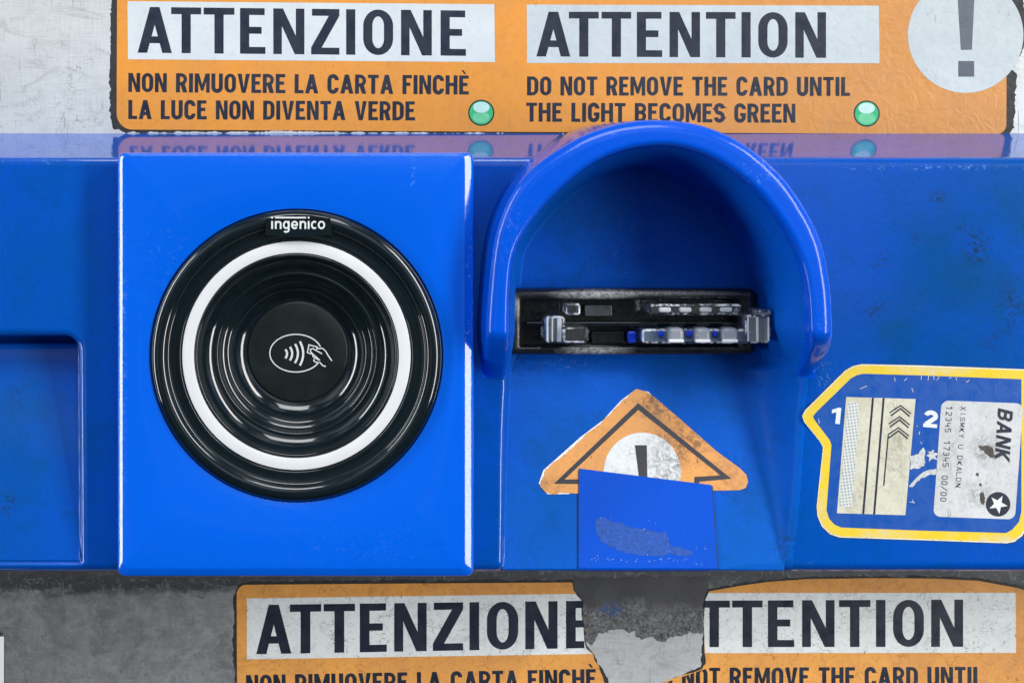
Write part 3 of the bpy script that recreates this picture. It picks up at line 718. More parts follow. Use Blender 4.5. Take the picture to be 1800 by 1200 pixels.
def lathe(name, prof, mat, parent, n=256, cap=False):
    V = []; F = []
    for (r, Y) in prof:
        for i in range(n):
            a = 2 * math.pi * i / n; V.append(((BX + r * math.cos(a)) / 1000, Y / 1000, (BZ + r * math.sin(a)) / 1000))
    for k in range(len(prof) - 1):
        for i in range(n):
            j = (i + 1) % n; F.append((k * n + i, k * n + j, (k + 1) * n + j, (k + 1) * n + i))
    if cap:
        F.append(tuple((len(prof) - 1) * n + i for i in range(n)))
    o = link_mesh(name, V, F, mat, parent, True, True)
    return o
k_ = sc_(YF)
def pr(*pts): return [(r * k_, YF + d) for (r, d) in pts]      # radius in px on the face, depth mm into the box (negative: proud)
def smoothprof(pts, n=5): return catmull(pts, n, closed=False)
bez = smoothprof(pr((256.5, 3.0), (256.3, 0.4), (255, -0.4), (251, -1.3), (245, -1.9), (238, -2.0), (232, -1.6), (228, -0.9), (226, -0.3), (222, 0.0), (214, 0.15), (207, 0.1), (204, 0.25), (202.5, 0.9), (202.0, 2.0)))
bezel = lathe('black_bezel', bez, M['black'], reader)
white = lathe('white_ring', smoothprof(pr((201.0, 1.6), (200.8, 0.5), (199.8, 0.25), (190, 0.1), (181.4, 0.25), (180.3, 0.5), (180.0, 1.6)), 4), M['ringwhite'], reader)
bowl = smoothprof(pr((179.6, 2.0), (179.2, 0.8), (177.4, 0.4), (174.5, 0.55), (171, 1.6), (165, 3.2), (158, 4.5), (151, 5.25), (146, 5.45), (142.5, 5.4), (140, 5.7), (137.5, 6.6), (134.5, 7.5), (130, 8.0), (125, 8.3), (121.5, 8.7), (119, 9.5), (115, 10.5), (109, 11.6), (103, 12.4), (97, 12.95), (92.5, 13.2), (90, 13.2)), 6)
lathe('dish', bowl, M['black'], reader)
disc = lathe('target_disc', pr((90.2, 13.2), (89.6, 12.9), (88, 12.8), (60, 12.9), (20, 12.95), (1, 12.95)), M['black_disc'], reader, cap=True)

# name plate on the bezel
YL = YF - 2.35
mbp = MB(plane(YL)); mbp.loops([[(466, 413), (468, 384), (500, 378.5), (524, 377.5), (548, 378.5), (581, 384), (584, 413), (555, 415.5), (524, 417), (494, 415.5)]], 0, 2.4)
plate = mbp.build('name_plate', M['black'], reader)
mbt = MB(plane(YL - 0.05))
xt, xb = 388.5, 402.5      # x-height px
s_ = 3.0
def lowi(x): mbt.loops([[(x - s_ / 2, xb), (x + s_ / 2, xb), (x + s_ / 2, xt), (x - s_ / 2, xt)]]); mbt.loops([circle(x, 382.6, 1.75, 14)])
def lown(x, w):
    mbt.loops([[(x, xb), (x + s_, xb), (x + s_, xt), (x, xt)]])
    mbt.loops(stroke([(x + s_ * .6, xt + 4.2)] + arc(x + w * .5 + .3, xt + 4.4, w * .5 - .3 - s_ / 2, 3.0, 180, 360, 10) + [(x + w - s_ / 2, xb)], s_))
def lowo(x, w, op=None):
    cx, cy = x + w / 2, (xt + xb) / 2
    if op is None: mbt.loops([circle(cx, cy, w / 2, 28, (xb - xt) / 2 + .3), circle(cx, cy, w / 2 - s_, 28, (xb - xt) / 2 - s_ + .5)])
    else: mbt.loops(stroke(arc(cx, cy, w / 2 - s_ / 2, (xb - xt) / 2 - s_ / 2 + .3, *op, 24), s_))
lowi(478.3); lown(483.2, 11.6)
lowo(497.2, 11.8); mbt.loops(stroke([(507.6, xt), (507.6, 404)] + arc(502.9, 404.2, 4.6, 3.4, 0, 140, 10), s_))          # g
lowo(511.6, 12.6, (40, 350)); mbt.loops([[(513, 394.4), (523.6, 394.4), (523.6, 397), (513, 397)]])                     # e
lown(526.6, 11.6); lowi(542.6)
lowo(546.6, 11.6, (48, 312)); lowo(558.6, 12.8)
mbt.loops([[(483.6, 381.2), (538, 381.2), (538, 383.9), (483.6, 383.9)]])
mbt.build('brand_lettering', M['print'], plate)

# tap symbol on the disc
YD = YF + 12.8
def zc(x, y): return (400 + x / 7.2, 550 + y / 7.2)
mbs = MB(plane(YD - 0.06))
a = [(865 + 330 * math.cos(R(t)), 508 + 238 * math.sin(R(t))) for t in np.linspace(28, 340, 80)]
mbs.loops(stroke([zc(*p) for p in a], 2.0))
for (p0, p1, p2) in (((732, 460), (775, 515), (732, 572)), ((790, 428), (846, 512), (790, 598)), ((855, 392), (928, 512), (852, 632)), ((915, 360), (1000, 512), (915, 664))):
    pts = [zc(lerp(lerp(p0[0], p1[0], t), lerp(p1[0], p2[0], t), t), lerp(lerp(p0[1], p1[1], t), lerp(p1[1], p2[1], t), t)) for t in np.linspace(0, 1, 14)]
    mbs.loops(stroke(pts, 3.7))
for pth in ([(1068, 518), (1010, 502), (1030, 402), (1136, 430), (1126, 462)],
            [(1195, 515), (1130, 478), (1080, 450), (1050, 458), (1050, 485), (1075, 515), (1120, 555), (1170, 600)],
            [(1130, 452), (1200, 445), (1240, 480), (1275, 540), (1320, 605)],
            [(1076, 522), (1082, 552), (1110, 568), (1150, 592)], [(1100, 580), (1090, 602), (1112, 622), (1150, 620), (1175, 630), (1195, 655), (1215, 670), (1245, 675)]):
    mbs.loops(stroke([zc(*p) for p in pth], 1.9))
mbs.build('tap_symbol', M['print'], disc)

# ------------------------------------------------------------------ card reader mouth inside the hood
def slab(name, px0, py0, px1, py1, Yf, Yb, rad, bev, mat, parent, hole=None, n=5, edge=None):
    """rounded slab, outline in px at its front plane, rounded front edge"""
    x0, x1, z0, z1 = PX(px0, Yf), PX(px1, Yf), PZ(py1, Yf), PZ(py0, Yf)
    V = []; F = []; rings = []
    def ring(i, Y, rr_):
        L = rrect(x0 + i, z0 + i, x1 - i, z1 - i, max(rr_, .05), n); b = len(V)
        V.extend((x / 1000, Y / 1000, z / 1000) for (x, z) in L); rings.append((b, len(L)))
    for t in range(5):
        a_ = R(90 * t / 4); ring(bev * (1 - math.sin(a_)), Yf + bev * (1 - math.cos(a_)), rad - bev * (1 - math.sin(a_)))
    ring(0, Yb, rad)
    if hole:
        hx0, hy0, hx1, hy1, hr, depth = hole
        m = rings[0][1]
        h0 = (PX(hx0, Yf), PZ(hy1, Yf), PX(hx1, Yf), PZ(hy0, Yf))
        hb = len(V); V.extend((x / 1000, Yf / 1000, z / 1000) for (x, z) in rrect(*h0, hr, n))
        hb2 = len(V); V.extend((x / 1000, (Yf + 0.6) / 1000, z / 1000) for (x, z) in rrect(h0[0] + .5, h0[1] + .5, h0[2] - .5, h0[3] - .5, hr, n))
        hb3 = len(V); V.extend((x / 1000, (Yf + depth) / 1000, z / 1000) for (x, z) in rrect(h0[0] + .6, h0[1] + .6, h0[2] - .6, h0[3] - .6, hr, n))
        for i in range(m):
            j = (i + 1) % m
            F.append((hb + i, hb + j, j, i)); F.append((hb2 + i, hb2 + j, hb + j, hb + i)); F.append((hb3 + i, hb3 + j, hb2 + j, hb2 + i))
        F.append(tuple(hb3 + i for i in range(m)))
    else: F.append(tuple(range(rings[0][1])))
    nf0 = len(F)
    for (a_, m), (b_, _) in zip(rings[:-1], rings[1:]):
        for i in range(m):
            j = (i + 1) % m; F.append((a_ + i, a_ + j, b_ + j, b_ + i))
    F.append(tuple(rings[-1][0] + i for i in range(rings[-1][1]))[::-1])
    o = link_mesh(name, V, F, mat, parent, False, True)
    if edge:
        o.data.materials.append(edge)
        m = rings[0][1]
        for k_e in range(nf0 + 0 * m, nf0 + 3 * m): o.data.polygons[k_e].material_index = 1
    o.data.polygons.foreach_set('use_smooth', [len(p.vertices) == 4 for p in o.data.polygons])
    return o
slot = empty('card_slot', (PX(1120, -20), -11, PZ(622, -20)), 'black card slot with clear plastic mouth pieces under the blue hood', 'card slot')
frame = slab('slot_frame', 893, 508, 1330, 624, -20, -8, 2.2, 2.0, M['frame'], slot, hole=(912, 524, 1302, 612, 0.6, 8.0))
lip = slab('throat_lip', 925, 566, 1300, 574, -19, -12.2, 0.4, 0.3, M['black'], slot)
uj = slab('upper_guide', 1142, 534, 1304, 554, -29, -13, 1.2, 0.75, M['clear'], slot, edge=M['edge'])
for i in range(4):
    slab('guide_stud', 1158 + i * 36, 540, 1180 + i * 36, 549, -29.6, -28.2, 0.7, 0.6, M['stud'], uj)  # pale slabs added as highlights on the clear guide
slab('upper_stop', 993, 533, 1021, 554, -29, -13, 1.0, 0.75, M['clear'], slot, edge=M['edge'])
slab('spring_plate', 1028, 536, 1076, 556, -16, -12.4, 0.4, 0.3, M['grey_metal'], slot)
wl_ = slab('side_wing', 957, 555, 994, 603, -25, -13, 1.6, 0.75, M['wing'], slot, edge=M['edge'])
wr_ = slab('side_wing', 1310, 553, 1355, 604, -30, -14, 1.7, 0.75, M['wing'], slot, edge=M['edge'])
slab('wing_tip', 1328, 545, 1356, 557, -31, -14.5, 0.8, 0.7, M['wing'], slot, edge=M['edge'])
for x, w_ in ((960, 4), (969, 3), (979, 8)): slab('wing_rib', x, 558, x + w_, 601, -25.8, -24.6, 0.3, 0.28, M['stud'], wl_)  # pale slabs added as bright streaks in the clear wings
for x, w_ in ((1314, 3), (1330, 4), (1350, 3)): slab('wing_rib', x, 557, x + w_, 600, -30.8, -29.6, 0.25, 0.24, M['stud'], wr_)
ll = slab('lower_guide', 1128, 578, 1320, 604, -27, -13, 1.2, 0.75, M['lower_clear'], slot, edge=M['edge'])
for x, w_ in ((1158, 9), (1206, 12), (1253, 9)): slab('light_pipe', x, 581, x + w_, 592, -28.0, -26.5, 0.5, 0.45, M['led'], ll)  # small blue slabs added as glints between the teeth
for x in (1174, 1221, 1269):
    slab('guide_tooth', x, 576, x + 29, 602, -32, -26, 1.5, 1.4, M['frost'], ll)
for x in (1174, 1221, 1269): slab('tooth_lip', x + 1, 596, x + 29, 602.5, -32.9, -31.2, 0.55, 0.5, M['lipwhite'], ll)  # white slabs stand in for the reflection under each tooth
slab('lower_stop', 988, 574, 1036, 603, -28, -13, 1.5, 0.75, M['clear'], slot, edge=M['edge'])
slab('status_light', 1103, 582, 1119, 603, -18, -12.4, 0.9, 0.6, M['led'], slot)
slab('contact_block', 1040, 582, 1098, 604, -16, -12.4, 0.5, 0.4, M['black_worn'], slot)

# ------------------------------------------------------------------ upper warning sticker
ST = 0.18
up = empty('warning_sticker', (PX(985, 0), 0, PZ(232, 0)), 'clean orange attention sticker with white disc, above the blue bar', 'sticker', 'orange warning stickers')
g = MB(plane(-0.02))
g.loops([ragged([(194, -60), (193, 205), (200, 226), (222, 233), (700, 233), (1000, 237), (1400, 238), (1700, 240), (1768, 239), (1782, 225), (1787, 130), (1775, 120), (1795, 100), (1806, 60), (1800, 20), (1790, -60)], 1.6, 3.0, 3)], 0)
g.build('edge_grime', M['grime'], up)
sh = MB(plane(-ST))
sh.loops([[(206, -70), (205, 195)] + [(205 + 27 * (1 - math.cos(R(t))), 199 + 29 * math.sin(R(t))) for t in range(10, 91, 10)] + [(600, 230), (900, 232), (1300, 234), (1600, 235.5)] + [(1752 + 17 * math.sin(R(t)), 219 + 17 * math.cos(R(t))) for t in range(0, 91, 15)] + [(1770, -70)]], 0, ST)
sheet = sh.build('sheet', M['orange'], up)
w1 = MB(plane(-ST - .04)); w1.loops([[(224, 2.5), (869, 8), (870, 109.5), (225, 104.5)]], 0)
wp1 = w1.build('white_panel', M['white'], up)
w2 = MB(plane(-ST - .04)); w2.loops([[(926, 8.5), (1545, 10.5), (1546, 111.5), (926.5, 111)]], 0)
wp2 = w2.build('white_panel', M['white_dull'], up)
XI = [(242, 302), (301, 353.5), (358, 412), (422, 466.5), (480.5, 535), (547, 596.5), (608.5, 624.5), (638.5, 691), (705, 759), (774.5, 819)]
XE = [(943, 1002.5), (1000, 1052.5), (1057.5, 1109.5), (1119.5, 1164), (1177, 1230.5), (1241, 1293), (1303.5, 1319.5), (1333, 1384.5), (1398, 1452)]
t = MB(plane(-ST - .08)); heading(t, 'ATTENZIONE', XI, (12.5, 19), (93, 98.5)); t.build('heading', M['ink'], wp1)
t = MB(plane(-ST - .08)); heading(t, 'ATTENTION', XE, (21, 22), (99.5, 102)); t.build('heading', M['ink'], wp2)
t = MB(plane(-ST - .04))
text(t, 'NON RIMUOVERE LA CARTA FINCHÈ', (225.5, 162), (824, 166.5), 33.5); t.build('instruction_lettering', M['ink'], up); t = MB(plane(-ST - .04))
text(t, 'LA LUCE NON DIVENTA VERDE', (225.5, 209.5), (729.5, 212), 33.5)
t.build('instruction_lettering', M['ink'], up); t = MB(plane(-ST - .04))
text(t, 'DO NOT REMOVE THE CARD UNTIL', (926.5, 168), (1494, 169), 33.3); t.build('instruction_lettering', M['ink'], up); t = MB(plane(-ST - .04))
text(t, 'THE LIGHT BECOMES GREEN', (925, 214), (1398, 216), 33.3)
t.build('instruction_lettering', M['ink'], up)
for cx, cy in ((846, 198.5), (1523.5, 200)):
    d = MB(plane(-ST - .04)); d.loops([circle(cx, cy, 23)], 0); dot = d.build('green_dot', M['ink'], up)
    d = MB(plane(-ST - .08)); d.loops([circle(cx, cy, 20.6)], 0); d.build('dot_fill', M['green'], dot)
    d = MB(plane(-ST - .16)); d.loops([circle(cx, cy - 9.5, 14.5, 40, 9.5)], 0); d.build('dot_shine', M['green_shine'], dot)
    d = MB(plane(-ST - .12)); d.loops([circle(cx, cy + 8, 15, 40, 10)], 0); d.build('dot_glow', M['green_low'], dot)
d = MB(plane(-ST - .06)); d.loops([circle(1697.5, 62, 101.5, 128)], 0, .2); wd = d.build('white_disc', M['white_dull'], up)
d = MB(plane(-ST - .10)); d.loops([[(1683, -8), (1713, -8), (1708.5, 88), (1689, 88)]], 0); d.loops([[(1684.5, 107.5), (1712.5, 107.5), (1712.5, 135), (1684.5, 135)]], 0)
d.build('exclamation_mark', M['ink_faded'], wd)

# ------------------------------------------------------------------ lower, torn warning sticker
lo = empty('warning_sticker', (PX(1000, 0), 0, PZ(1400, 0)), 'dirty torn orange attention sticker with a ripped gap, below the blue bar', 'sticker', 'orange warning stickers')
TL = [(1005, 1023), (1008, 1037), (1015, 1047), (1022, 1054), (1022, 1076), (1025, 1099), (1027, 1124), (1030, 1138), (1039, 1146), (1043, 1155), (1053, 1171), (1059, 1186), (1063, 1201), (1078, 1225)]
TR = [(1110, 1222), (1164, 1199), (1183, 1192), (1234, 1175), (1240, 1165), (1239, 1138), (1238, 1114), (1237, 1099), (1238, 1072), (1240, 1052), (1246, 1038)]
lowtop = [(1300, 1029), (1350, 1022), (1420, 1017), (1540, 1015.5), (1640, 1016), (1720, 1020), (1790, 1033), (1830, 1046)]
outl = [(417, 1320), (416, 1050)] + [(416 + 16 * (1 - math.cos(R(a_))), 1045 - 18 * math.sin(R(a_))) for a_ in range(10, 91, 16)] + [(700, 1025), (1005, 1023)]
body = outl[:-1] + ragged(TL, 0.8, 4, 5, False) + [TL[-1]] + ragged(TR, 0.8, 4, 6, False) + lowtop + [(1830, 1320)]
g = MB(plane(-0.02)); g.loops([ragged([(412, 1320), (410, 1045), (420, 1026), (440, 1021), (1012, 1018), (1024, 1050), (1030, 1130), (1056, 1168), (1082, 1228), (1108, 1226), (1233, 1171), (1236, 1120), (1234, 1060), (1240, 1034), (1350, 1018), (1430, 1013), (1640, 1012), (1725, 1016), (1795, 1029), (1836, 1046), (1836, 1320)], 1.4, 3.0, 9)], 0)
g.build('edge_grime', M['grime'], lo)
sh = MB(plane(-ST)); sh.loops([body], 0, ST); sh.build('sheet', M['orange_old'], lo)
w1 = MB(plane(-ST - .04)); w1.loops([[(434, 1051), (1011, 1043), (1015, 1047), (1022, 1054), (1022, 1076), (1025, 1099), (1027, 1124), (1030, 1138), (1038, 1146.5), (1040, 1148.5), (434, 1158)]], 0)
wp1 = w1.build('white_panel', M['white_old'], lo)
w2 = MB(plane(-ST - .04)); w2.loops([[(1245.5, 1041.5), (1785, 1041), (1786, 1146.5), (1239.5, 1147), (1239, 1138), (1238, 1114), (1237.4, 1099), (1238.4, 1072), (1240.4, 1052)]], 0)
wp2 = w2.build('white_panel', M['white_old'], lo)
XI2 = [(450.5, 512), (509.5, 564.5), (569, 624), (632.5, 680), (693, 750), (761, 814), (825.5, 842), (856, 911), (923.5, 980), (995, 1042)]
XE2 = [(1228, 1283), (1287, 1340.5), (1350, 1396), (1410, 1467), (1475, 1530), (1539.5, 1557), (1570, 1624), (1637, 1693)]
t = MB(plane(-ST - .08)); heading(t, 'ATTENZIONE', XI2, (1062.5, 1055), (1149, 1138), st=17); o = t.build('heading', M['ink'], wp1)
cut(o, (1023.5, 1000), (1027.5, 1145), (800, 1100))
t = MB(plane(-ST - .08)); heading(t, 'TTENTION', XE2, (1055, 1053), (1136.5, 1136), st=16.5); o = t.build('heading', M['ink'], wp2)
cut(o, (1239, 1000), (1238, 1145), (1500, 1100))
t = MB(plane(-ST - .04)); text(t, 'NON RIMUOVERE LA CARTA FINCHÈ', (433, 1220), (1048, 1209.5), 34.5); t.build('instruction_lettering', M['ink'], lo); t = MB(plane(-ST - .04))
text(t, 'LA LUCE NON DIVENTA VERDE', (433, 1268), (950, 1259), 34.5); t.build('instruction_lettering', M['ink'], lo)
t = MB(plane(-ST - .04)); text(t, 'DO NOT REMOVE THE CARD UNTIL', (1138, 1207.5), (1727, 1205.5), 34.5); o = t.build('instruction_lettering', M['ink'], lo)
cut(o, (1164, 1200.5), (1234, 1176.5), (1500, 1260)); t = MB(plane(-ST - .04))
text(t, 'THE LIGHT BECOMES GREEN', (1138, 1255), (1640, 1254), 34.5); o = t.build('instruction_lettering', M['ink'], lo)
cut(o, (1164, 1200.5), (1234, 1176.5), (1500, 1260))

# dark glue left where the sticker is torn
mbx = MB(plane(-0.06))
mbx.loops([ragged([(1008, 1012), (1250, 1012), (1244, 1036), (1238, 1052), (1236, 1075), (1236, 1112), (1222, 1115), (1212, 1111), (1200, 1117), (1180, 1118), (1172, 1126), (1158, 1127), (1146, 1121), (1130, 1122), (1118, 1118), (1116, 1108), (1104, 1112), (1092, 1107), (1076, 1108), (1062, 1112), (1048, 1118), (1042, 1132), (1034, 1130), (1028, 1124), (1026, 1098), (1023, 1075), (1023, 1054), (1012, 1040)], 1.8, 2.2, 12)], 0, 0.06)
tag(mbx.build('glue_residue', M['residue']), 'dark crusty glue left on the steel in the gap of the torn sticker', 'glue residue')

# ------------------------------------------------------------------ steel bracket, lower left
V = []
Yb = -19
P = [(-160, 1112), (8, 1112), (8, 1340), (-160, 1340)]
brk = empty('steel_bracket', (PX(-70, 0), 0, PZ(1340, 0)), 'dark metal bracket with a bright front plate, sticking out at the lower left', 'bracket')
mbk = MB(plane(Yb)); mbk.loops([P], 0, 19)
bk = mbk.build('body', plain('dark_bracket_metal', (0.055, 0.062, 0.07), 0.35, 0.5, 0.5, 300, 0.0001), brk)
bv = bk.modifiers.new('bevel', 'BEVEL'); bv.width = 0.0008; bv.segments = 2
mbk = MB(plane(Yb - 0.05)); mbk.loops([[(-155, 1118), (7, 1118), (6.5, 1335), (-155, 1335)]], 0.5, 0.5)  # front toned paler than the body
mbk.build('front_plate', plain('bright_plate', (0.62, 0.64, 0.65), 0.3, 0.0, 0.1, 200), brk)

# ------------------------------------------------------------------ arrow sticker and blue patch in the recess
def subdiv(loop, step=12):
    out = []
    for i in range(len(loop)):
        a_ = loop[i]; b_ = loop[(i + 1) % len(loop)]; m = max(1, int(math.hypot(b_[0] - a_[0], b_[1] - a_[1]) / step))
        out += [(lerp(a_[0], b_[0], j / m), lerp(a_[1], b_[1], j / m)) for j in range(m)]
    return out
ar = empty('arrow_sticker', (PX(1130, -20), -18, PZ(868, -20)), 'faded orange triangular arrow sticker with exclamation mark, under the card slot', 'sticker')
def fl(px, py, off):                       # the recess floor is flat here
    Y = -20.0
    for _ in range(40):
        z = PZ(py, Y); pyr = VPY - z / sc_(-20); t2 = (pyr - 630) / (992 - 630)
        Y += 0.6 * (-(11 + 22.2 * t2) - Y)
    return W(px, py, Y - off)
edge_l = ragged([(950, 845), (960, 824), (990, 797), (1025, 768), (1055, 745), (1078, 722), (1098, 698), (1112, 688), (1124, 685)], 1.6, 5, 21, False)
arrow = edge_l + [(1135, 688), (1150, 697), (1200, 740), (1260, 793), (1300, 822), (1312, 834), (1315, 846), (1311, 857), (1300, 861), (1250, 862), (1100, 864), (1012, 867), (985, 865), (975, 869), (958, 864), (950, 855)]
mba = MB(fl)
mba.loops([[(947, 849), (955, 826), (1020, 768), (1060, 738), (1092, 703), (1116, 685), (1140, 688), (1150, 700), (1060, 800), (1000, 868), (962, 868)]], 0.16)
mba.build('torn_backing', M['white_old'], ar)
mba = MB(fl); mba.loops([arrow], 0.26, 0.2); mba.build('sheet', M['orange_arrow'], ar)
mba = MB(fl)
mba.loops(stroke([(1030, 846), (983, 846), (1122, 714), (1276, 838), (1225, 842), (1224, 858)], 9), 0.31)
mba.build('arrow_outline', M['ink_grey'], ar)
mba = MB(fl); mba.loops([circle(1129, 830, 68, 72, 70)], 0.30, auto=False)
o = mba.build('white_disc', M['white_arrow'], ar)
# lower half of the disc is hidden by the patch; keep the part above y=860
mba = MB(fl); mba.loops([[(1116, 782), (1137, 782), (1138, 845), (1124, 845)]], 0.36, auto=False); mba.build('exclamation_mark', M['ink_grey'], o)
bm = bmesh.new(); bm.from_mesh(o.data); k = Vector(fl(1129, 858, 0)) - origin_of(ar)
bmesh.ops.bisect_plane(bm, geom=bm.verts[:] + bm.edges[:] + bm.faces[:], plane_co=k, plane_no=(0, 0, 1), clear_inner=True); bm.to_mesh(o.data); bm.free()

def onfloor(px, py, off):
    if py < 965: return fl(px, py, off)
    return onbar(px, py, off)
pat = empty('blue_patch', (PX(1135, -30), -30, PZ(1003, -34)), 'blue film patch stuck over the lower half of the orange arrow', 'patch')
V = []; F = []; nu, nv = 30, 70
for j in range(nv + 1):
    v_ = j / nv
    for i in range(nu + 1):
        u_ = i / nu
        xl = lerp(1018, 1017, v_); xr = lerp(1251, 1261, v_); yt_ = lerp(823, 852, u_); yb_ = 1004
        V.append(onbar(lerp(xl, xr, u_), lerp(yt_, yb_, v_), 0.52))
for j in range(nv):
    for i in range(nu):
        a_ = j * (nu + 1) + i; F.append((a_, a_ + nu + 1, a_ + nu + 2, a_ + 1))
o = link_mesh('film', V, F, M['tape'], pat, True)
sd = o.modifiers.new('thickness', 'SOLIDIFY'); sd.thickness = 0.0001; sd.offset = -1; sd.use_rim = False
mbr = MB(lambda px, py, off_: onbar(px, py, 0.52 + off_))
mbr.loops([ragged([(1046, 912), (1062, 908), (1080, 918), (1098, 921), (1110, 927), (1140, 930), (1160, 934), (1170, 932), (1176, 945), (1180, 962), (1200, 963), (1214, 966), (1219, 974), (1205, 978), (1180, 974), (1150, 976), (1128, 975), (1100, 972), (1082, 966), (1062, 953), (1050, 940), (1047, 926)], 1.6, 2.4, 31)], 0.08)
mbr.build('bare_glue', M['tape_res'], pat)
mbr = MB(lambda px, py, off_: onbar(px, py, 0.52 + off_))
mbr.loops(stroke([(1017.6, y) for y in range(826, 1003, 6)], 1.8), -0.04, auto=False); mbr.build('edge_grime', M['tape_edge'], pat)
mbr = MB(lambda px, py, off_: onbar(px, py, 0.52 + off_))
mbr.loops(stroke([(lerp(1251.5, 1261.5, (y - 852) / 151), y) for y in range(854, 1003, 6)], 2.2), -0.04, auto=False)
mbr.build('edge_grime', M['tape_edge'], pat)
mbr = MB(lambda px, py, off_: onbar(px, py, 0.52 + off_))
rnd = random.Random(5)
for i in range(70):
    x, y = rnd.uniform(1040, 1252), rnd.uniform(905, 990)
    if rnd.random() < 0.45: y = rnd.gauss(984, 3)
    r_ = rnd.uniform(0.5, 1.5); a_ = rnd.uniform(0, 180)
    mbr.loops([[(x + r_ * 2 * math.cos(R(a_)), y + r_ * math.sin(R(a_))), (x - r_ * .6 * math.sin(R(a_)), y + r_ * .6), (x - r_ * 1.6 * math.cos(R(a_)), y - r_ * math.sin(R(a_))), (x + r_ * .5, y - r_ * .7)]], 0.10, auto=False)
mbr.build('paint_fleck', M['pale_fleck'], pat)['kind'] = 'stuff'

# ------------------------------------------------------------------ yellow edged card instruction sticker on the bar
ys = empty('card_sticker', (PX(1620, -34), -34, PZ(955, -34)), 'yellow edged blue sticker with ticket and bank card, right of the hood', 'sticker')
def zs(x, y): return (1380 + x / 3.3333, 620 + y / 3.3333)
def Z_(pts): return [zs(*p) for p in pts]
outer = [(100, 370), (118, 335), (350, 105), (395, 78), (450, 66), (800, 74), (1400, 96), (1430, 100), (1445, 120), (1440, 940), (1425, 1010), (1390, 1070), (1345, 1105), (1300, 1114), (800, 1096), (320, 1080), (265, 1062), (215, 1015), (190, 955), (185, 900), (222, 555), (205, 520), (112, 405)]
inner = [(163, 372), (185, 345), (385, 150), (420, 130), (460, 122), (800, 132), (1385, 154), (1385, 930), (1370, 990), (1330, 1035), (1295, 1054), (800, 1040), (330, 1022), (290, 1005), (258, 970), (243, 920), (272, 540), (262, 510), (178, 400)]
SB = -34
e = MB(plane(SB)); e.loops([[(x + (1.6 if x > 1600 else -1.6) * .7, y + (1.4 if y > 800 else -1.2)) for (x, y) in Z_(outer)]], 0.04, 0.04); e.build('edge_grime', M['grime'], ys)
e = MB(plane(SB)); e.loops([Z_(outer)], 0.12, 0.1); e.build('white_edge', M['white_old'], ys)
e = MB(plane(SB)); e.loops([[lerp(zs(*p)[0], 1600, .008) for p in [q_]] + [lerp(zs(*q_)[1], 797, .012)] for q_ in outer] and [[(lerp(zs(*q_)[0], 1610, .009), lerp(zs(*q_)[1], 797, .012)) for q_ in outer]], 0.16); e.build('yellow_border', M['yellow'], ys)
e = MB(plane(SB)); e.loops([Z_(inner)], 0.19, auto=False); e.build('sheet', M['navy'], ys)
e = MB(plane(SB)); e.loops([Z_([(358, 258), (765, 270), (705, 950), (304, 938)])], 0.23, auto=False); tk = e.build('ticket_picture', M['cream'], ys)
e = MB(plane(SB)); e.loops([Z_([(368, 285), (440, 290), (392, 905), (318, 900)])], 0.26, auto=False); e.build('halftone_strip', M['halftone'], tk)
e = MB(plane(SB))
for (a_, b_) in (((515, 263), (458, 942)), ((578, 265), (522, 944))): e.loops(stroke(Z_([a_, b_]), 3.6), 0.27)
for dy in (0, 66, 130):
    dx = -dy * 0.09
    e.loops(stroke(Z_([(613 + dx, 350 + dy), (677 + dx, 308 + dy), (738 + dx, 357 + dy)]), 2.2), 0.27)
    e.loops(stroke(Z_([(620 + dx, 368 + dy), (677 + dx, 326 + dy), (730 + dx, 372 + dy)]), 2.6), 0.27)
e.loops(stroke(Z_([(605, 482), (578, 778)]), 2.2), 0.27)
e.build('ticket_lines', M['ink'], tk)
def card_pt(u, v): return (lerp(lerp(917, 868, v), lerp(1396, 1347, v), u), lerp(lerp(278, 958, v), lerp(296, 975, v), u))
e = MB(plane(SB)); e.loops([[zs(*card_pt(x / 475, y / 680)) for (x, y) in rrect(0, 0, 475, 680, 42, 6)]], 0.23, auto=False)
cd = e.build('bank_card_picture', M['cardgrey'], ys)
e = MB(plane(SB))
text(e, 'BANK', zs(1248, 322), zs(1228, 622), 26.5, s=.22, b=.19, off=0.27, slant=0.18)
text(e, 'XISMKY U DKALDN', zs(1030, 312), zs(998, 785), 9.2, s=.12, b=.11, gap=.18, space=.5, off=0.27, wid=.5)
text(e, '12345 17345 00/00', zs(945, 312), zs(908, 868), 11.0, s=.12, b=.11, gap=.2, space=.7, off=0.27, wid=.5)
e.build('card_lettering', M['ink'], cd)
e = MB(plane(SB)); e.loops([circle(*zs(1248, 886), 21.5, 48)], 0.27, auto=False); bd = e.build('badge', M['ink'], cd)
cx, cy = zs(1248, 886)
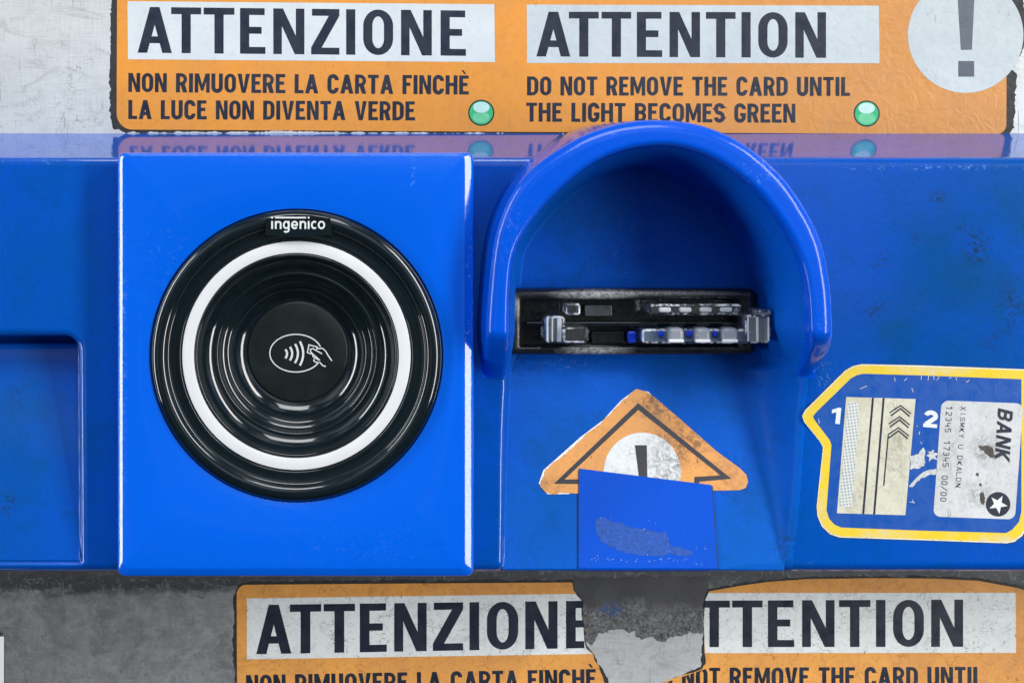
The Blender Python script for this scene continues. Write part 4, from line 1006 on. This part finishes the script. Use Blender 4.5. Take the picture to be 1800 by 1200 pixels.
e = MB(plane(SB)); e.loops([[(cx + (17 if i % 2 == 0 else 7) * math.cos(R(i * 36 + 10)), cy + (17 if i % 2 == 0 else 7) * math.sin(R(i * 36 + 10))) for i in range(10)]], 0.31, auto=False); e.build('star', M['print'], bd)
e = MB(plane(SB))
text(e, '1', zs(268, 412), zs(330, 418), 28.5, s=.28, b=.22, off=0.23, wid=.62); e.build('step_number', M['print'], ys); e = MB(plane(SB))
text(e, '2', zs(808, 433), zs(890, 440), 29.5, s=.26, b=.22, off=0.23, wid=.85)
e.build('step_number', M['print'], ys)
e = MB(plane(SB))
e.loops([ragged(Z_([(735, 605), (785, 592), (808, 556), (822, 566), (818, 665), (790, 676), (735, 682)]), 1.0, 2.5, 41)], 0.29)
e.loops([ragged(Z_([(724, 782), (770, 728), (815, 695), (885, 678), (890, 712), (845, 716), (795, 735), (748, 784)]), 0.8, 2.5, 42)], 0.29)
e.loops([ragged(Z_([(832, 572), (850, 580), (872, 566), (868, 584), (898, 590), (874, 604), (898, 630), (866, 618), (842, 640), (850, 610), (830, 600), (848, 592)]), 0.6, 2.5, 43)], 0.29)
for (x0, y0, x1, y1) in ((440, 210, 480, 194), (640, 142, 646, 166), (698, 162, 716, 148), (742, 205, 752, 232), (800, 128, 797, 156), (842, 132, 838, 160), (870, 130, 874, 158), (902, 140, 890, 160), (960, 150, 975, 142), (1000, 140, 1006, 160), (1060, 172, 1080, 160), (196, 385, 200, 412), (745, 860, 756, 880), (728, 872, 760, 876), (790, 460, 784, 478), (795, 520, 802, 535), (770, 425, 776, 432)):
    e.loops(stroke(Z_([(x0, y0), (x1, y1)]), 1.1), 0.24)
e.build('white_scrape', M['scrape'], ys)
e = MB(plane(SB))
for k_i, pts in enumerate(([(1130, 545), (1180, 540), (1215, 560), (1228, 605), (1205, 618), (1175, 590)], [(1140, 820), (1160, 808), (1172, 850), (1165, 890), (1145, 880)], [(1135, 765), (1150, 760), (1152, 782), (1138, 784)], [(1122, 706), (1130, 704), (1132, 716), (1124, 716)])):
    e.loops([ragged(Z_(pts), 1.3, 2.2, 50 + k_i)], 0.25)
e.build('dirt_patch', M['brownstain'], cd)
